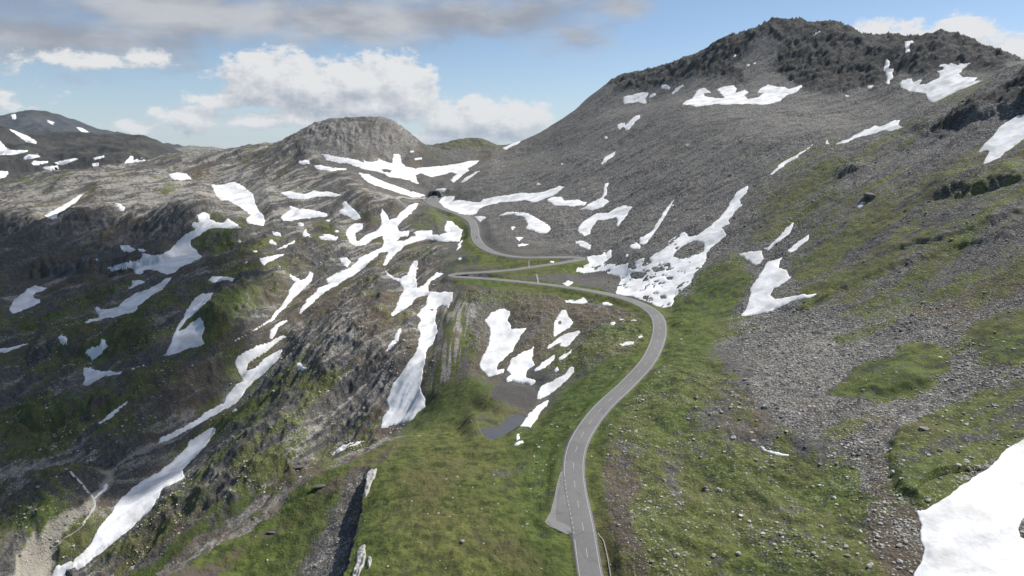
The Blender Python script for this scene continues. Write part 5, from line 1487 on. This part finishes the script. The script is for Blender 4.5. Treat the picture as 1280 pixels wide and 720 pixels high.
p = hit([592.8], [298.2], Zt)[0]; k = ((road[:, 0] - p[0]) ** 2 + (road[:, 1] - p[1]) ** 2).argmin()
rz_ = math.atan2(ty[k], tx[k]) - math.pi / 2
zb = road[k, 2] + .05
bx, by = road[k, 0] + rnx[k] * .3, road[k, 1] + rny[k] * .3
mb = empty('motorcycle', (bx, by, zb), rz_, 'dark motorcycle riding on the upper road bend', 'motorcycle')
wheel(mb, 0, -.72, .31, .15); wheel(mb, 0, .72, .31, .13)
extr([(-.95, .75), (-.9, .85), (-.2, .8), (.15, 1.02), (.5, .95), (.35, .45), (-.3, .35), (-.5, .6)], .3, 'body', M_BIKE, mb)
extr([(.45, 1.0), (.5, 1.3), (.62, 1.25), (.75, .9), (.78, .32), (.68, .32), (.6, .85)], .2, 'fairing', M_BIKE, mb)
bm = bmesh.new(); box_bm(bm, .72, .05, .05, (0, .42, 1.12), .01); obj('handlebar', bm, M_BIKE, mb)
bm = bmesh.new(); box_bm(bm, .5, .4, .32, (0, -.95, .95), .05); obj('luggage_box', bm, M_BIKE, mb)
# rider: one skinned body
J = {'pelvis': (0, -.25, .92), 'chest': (0, -.02, 1.32), 'neck': (0, .06, 1.5), 'head': (0, .12, 1.66), 'top': (0, .12, 1.76)}
vs = [J['pelvis'], J['chest'], J['neck'], J['head'], J['top']]
ed = [(0, 1), (1, 2), (2, 3), (3, 4)]; rad = [.17, .19, .08, .125, .09]
for s in (-1, 1):
    n0 = len(vs)
    vs += [(s * .2, 0, 1.4), (s * .34, .12, 1.18), (s * .33, .38, 1.14), (s * .13, -.2, .88), (s * .24, .2, .78), (s * .22, -.05, .42), (s * .22, .1, .36)]
    ed += [(1, n0), (n0, n0 + 1), (n0 + 1, n0 + 2), (0, n0 + 3), (n0 + 3, n0 + 4), (n0 + 4, n0 + 5), (n0 + 5, n0 + 6)]
    rad += [.09, .065, .05, .12, .085, .06, .06]
me = bpy.data.meshes.new('person'); me.from_pydata([tuple(v) for v in vs], ed, []); me.materials.append(M_SUIT)
rider = link('person', me); rider.location = (bx, by, zb); rider.rotation_euler = (0, 0, rz_)
md = rider.modifiers.new('skin', 'SKIN')
for i, r in enumerate(rad):
    me.skin_vertices[0].data[i].radius = (r, r)
me.skin_vertices[0].data[0].use_root = True
rider.modifiers.new('sub', 'SUBSURF').levels = 1
tag(rider, 'rider in dark clothes leaning forward on the motorcycle', 'person')

# roadside marker posts by the lay-by
for u, v, lab in [(702, 589.5, 'white marker post at the upper end of the lay-by'), (732.5, 597, 'white marker post on the right road edge opposite the lay-by')]:
    p = hit([u], [v], Zt)[0]
    e = empty('marker_post', tuple(p), 0, lab, 'marker post', 'roadside marker posts')
    bm = bmesh.new(); box_bm(bm, .24, .16, 1.3, (0, 0, .55), .03); obj('post', bm, M_WHITE, e)
    bm = bmesh.new(); box_bm(bm, .255, .175, .2, (0, 0, .85), .02); obj('dark_band', bm, M_BIKE, e)
print('things', time.time() - T0)

# ------------------------------------------------------------------ light, sky, air
SUN_EL, SUN_AZ = math.radians(49), math.radians(57)      # bearing from straight ahead towards the right
sd_ = Vector((math.cos(SUN_EL) * math.sin(SUN_AZ), math.cos(SUN_EL) * math.cos(SUN_AZ), math.sin(SUN_EL)))
sl_ = bpy.data.lights.new('sun', 'SUN'); sl_.energy = 4.7; sl_.angle = math.radians(.55); sl_.color = (1, .965, .91)
so = bpy.data.objects.new('sun', sl_); col.objects.link(so); so.rotation_euler = sd_.to_track_quat('Z', 'Y').to_euler()

world = bpy.data.worlds.new('World'); scene.world = world; world.use_nodes = True
n = N(world.node_tree); bgn = world.node_tree.nodes['Background']
sky = n.new('ShaderNodeTexSky'); sky.sky_type = 'NISHITA'; sky.sun_disc = False
sky.sun_elevation = SUN_EL; sky.sun_rotation = SUN_AZ; sky.altitude = 2400; sky.air_density = 1.0; sky.dust_density = 1.2; sky.ozone_density = 1.0
STR = .1
dirv = n.new('ShaderNodeTexCoord').outputs['Generated']
sx_ = n.new('ShaderNodeSeparateXYZ', (dirv,)).outputs
az_n = n.m('ARCTAN2', sx_[0], sx_[1]); el_n = n.m('ARCSINE', sx_[2])


def azel(u, v):
    x, y, z = ray(u, v); return math.atan2(x, y), math.asin(z / math.sqrt(x * x + y * y + z * z))


def cloud_field(A, E_, ells, nsc, namp, stretch=1.6, rough=.6):
    vec = n.new('ShaderNodeCombineXYZ', (A, n.m('MULTIPLY', E_, stretch), 0.0)).outputs[0]
    f = None
    for (u, v, ru, rv, w) in ells:
        a0, e0 = azel(u, v)
        q = n.v('MULTIPLY', n.v('SUBTRACT', n.new('ShaderNodeCombineXYZ', (A, E_, 0.0)).outputs[0], (a0, e0, 0)), (F / ru, F / rv, 0))
        d = n.m('MULTIPLY', n.m('SUBTRACT', 1.0, n.v('LENGTH', q)), w)
        f = d if f is None else n.m('SMOOTH_MAX', f, d, .25)
    nz = n.noise(vec, nsc, 9, rough)
    return n.m('ADD', f, n.m('MULTIPLY', n.m('SUBTRACT', nz, .5), namp))


CUM = [(335, 98, 75, 44, 1.1), (400, 112, 95, 44, 1.2), (450, 105, 80, 44, 1.2), (500, 108, 62, 48, 1.2), (470, 130, 120, 30, 1.1), (600, 150, 70, 36, 1.1), (645, 152, 62, 34, 1.1), (560, 150, 60, 28, .9),
       (240, 150, 60, 22, .75), (275, 128, 50, 18, .75), (180, 160, 60, 12, .6), (350, 150, 120, 16, .7), (560, 172, 140, 14, .7), (110, 75, 120, 14, .6), (180, 72, 40, 14, .8),
       (1090, 48, 60, 24, .9), (1150, 52, 60, 28, .9), (1200, 40, 40, 26, .9), (1215, 68, 60, 28, .9), (1275, 62, 40, 16, 1.1), (1340, 70, 90, 40, 1.1), (860, 75, 20, 6, .7), (-150, 120, 150, 60, .8), (1600, 80, 200, 60, .8)]
STRAT = [(715, 40, 60, 46, .8), (775, 8, 60, 26, .8), (60, 45, 240, 42, 1), (-200, 10, 300, 70, 1), (250, 15, 300, 48, 1.0), (420, 25, 230, 46, 1.0), (560, 20, 180, 44, 1.0), (660, 15, 130, 48, .9), (450, -120, 520, 110, 1.2), (-300, -300, 900, 220, 1.2), (1500, -500, 600, 160, 1.0), (700, -700, 900, 200, 1.0)]
c1 = cloud_field(az_n, el_n, CUM, 30, 1.55, 1.6, .66)
c1u = cloud_field(n.m('ADD', az_n, .008), n.m('ADD', el_n, .016), CUM, 30, 1.55, 1.6, .66)
a1 = n.ss(c1, .16, .46)
lit = n.m('ADD', .62, n.m('MULTIPLY', n.m('SUBTRACT', c1, c1u), 1.3), clamp=True)
ccol = n.mix(lit, (.38, .41, .47), (.72, .72, .72))
s1 = cloud_field(az_n, el_n, STRAT, 10, 1.6, 2.2)
a2 = n.ss(s1, .08, .85)
sn = n.noise(n.new('ShaderNodeCombineXYZ', (az_n, n.m('MULTIPLY', el_n, 2.6), 3.0)).outputs[0], 8, 7, .55)
scol = n.mix(n.ss(sn, .35, .68), (.29, .31, .355), (.50, .51, .53))
skyc = n.mix(1.0, sky.outputs[0], (STR, STR, STR), 'MULTIPLY')
hz = n.ss(el_n, .16, -.02)
SKYLIFT = n.mix(n.m('MULTIPLY', hz, .45), skyc, (.42, .49, .58))
c_ = n.mix(n.m('MULTIPLY', a2, .93), SKYLIFT, scol)
c_ = n.mix(n.m('MULTIPLY', a1, .95), c_, ccol)
fin = n.mix(1.0, c_, (.80 / STR, .80 / STR, .80 / STR), 'MULTIPLY')
world.node_tree.links.new(fin, bgn.inputs['Color']); bgn.inputs['Strength'].default_value = STR

# a drifting cloud high above, out of the picture, that shades the left valley
CH = 750.0
SHADE = [(-420, 272), (0, 279), (130, 278), (200, 276), (262, 280), (310, 306), (325, 338), (296, 380), (304, 425), (285, 470), (315, 530), (270, 575), (180, 610), (90, 645), (0, 665), (-300, 680)]
sp_ = hit([a for a, _ in SHADE], [b for _, b in SHADE], Zlow)
sp_ = sp_ + np.array(sd_)[None] * ((CH - sp_[:, 2]) / sd_.z)[:, None]
cx_, cy_ = sp_[:, 0], sp_[:, 1]
gx, gy = np.meshgrid(np.linspace(cx_.min() - 60, cx_.max() + 60, 170), np.linspace(cy_.min() - 60, cy_.max() + 60, 170))
dcl = sdf(sp_[:, :2], gx, gy) + fbm(gx, gy, 90, 6, 600, .6) * 20
top = CH + 10 + np.sqrt(np.maximum(dcl, 0)) * 6 * (1 + .5 * fbm(gx, gy, 60, 4, 610)); bot = CH - 10 - np.sqrt(np.maximum(dcl, 0)) * 1.2
qd = grid_quads(170, 170); okv = dcl > -2
fk = okv[:-1, :-1] & okv[:-1, 1:] & okv[1:, 1:] & okv[1:, :-1]
fq = qd[fk]
us_, inv = np.unique(fq, return_inverse=True); inv = inv.reshape(-1, 4)
dn_ = np.maximum(dcl, 0).ravel()[us_] > .5
tv = np.stack([gx, gy, np.where(dcl > .5, top, CH)], -1).reshape(-1, 3)[us_]; bv = np.stack([gx, gy, np.where(dcl > .5, bot, CH - .5)], -1).reshape(-1, 3)[us_]
mt, nn, b = new_mat('cloud_vapour')
b.inputs['Base Color'].default_value = (.9, .9, .9, 1); b.inputs['Roughness'].default_value = 1
trn = nn.new('ShaderNodeBsdfTransparent'); mx = nn.new('ShaderNodeMixShader', (.34, b.outputs[0], trn.outputs[0]))
nn.t.links.new(mx.outputs[0], nn.t.nodes['Material Output'].inputs[0])
me = raw_mesh('cloud', np.concatenate([tv, bv]), np.concatenate([inv, inv[:, ::-1] + len(us_)]), mt)
tag(link('cloud', me), kind='stuff')

# the air
if HAZE:
    bm = bmesh.new(); box_bm(bm, 36000, 17600, 640, (0, 8400, -332 + 320 - 1))
    mt = bpy.data.materials.new('mountain_air'); mt.use_nodes = True; t = mt.node_tree
    t.nodes.remove(t.nodes['Principled BSDF'])
    pv = t.nodes.new('ShaderNodeVolumePrincipled'); pv.inputs['Density'].default_value = HAZE; pv.inputs['Color'].default_value = (.60, .79, 1, 1); pv.inputs['Anisotropy'].default_value = 0
    t.links.new(pv.outputs[0], t.nodes['Material Output'].inputs['Volume'])
    tag(obj('haze', bm, mt), kind='stuff')

cam = bpy.data.cameras.new('camera'); co_ = bpy.data.objects.new('camera', cam); col.objects.link(co_)
cam.lens = 36 * F / 1280; cam.clip_start = 1; cam.clip_end = 60000; co_.rotation_euler = (math.pi / 2 - PITCH, 0, 0); scene.camera = co_
vs_ = scene.view_settings
vs_.view_transform = 'Standard'; vs_.look = 'None'; vs_.gamma = 1; vs_.exposure = EXPOSURE; vs_.use_curve_mapping = False
scene.cycles.volume_bounces = 0; scene.cycles.max_bounces = 6; scene.cycles.transparent_max_bounces = 8
scene.cycles.use_denoising = True
print('done', time.time() - T0)
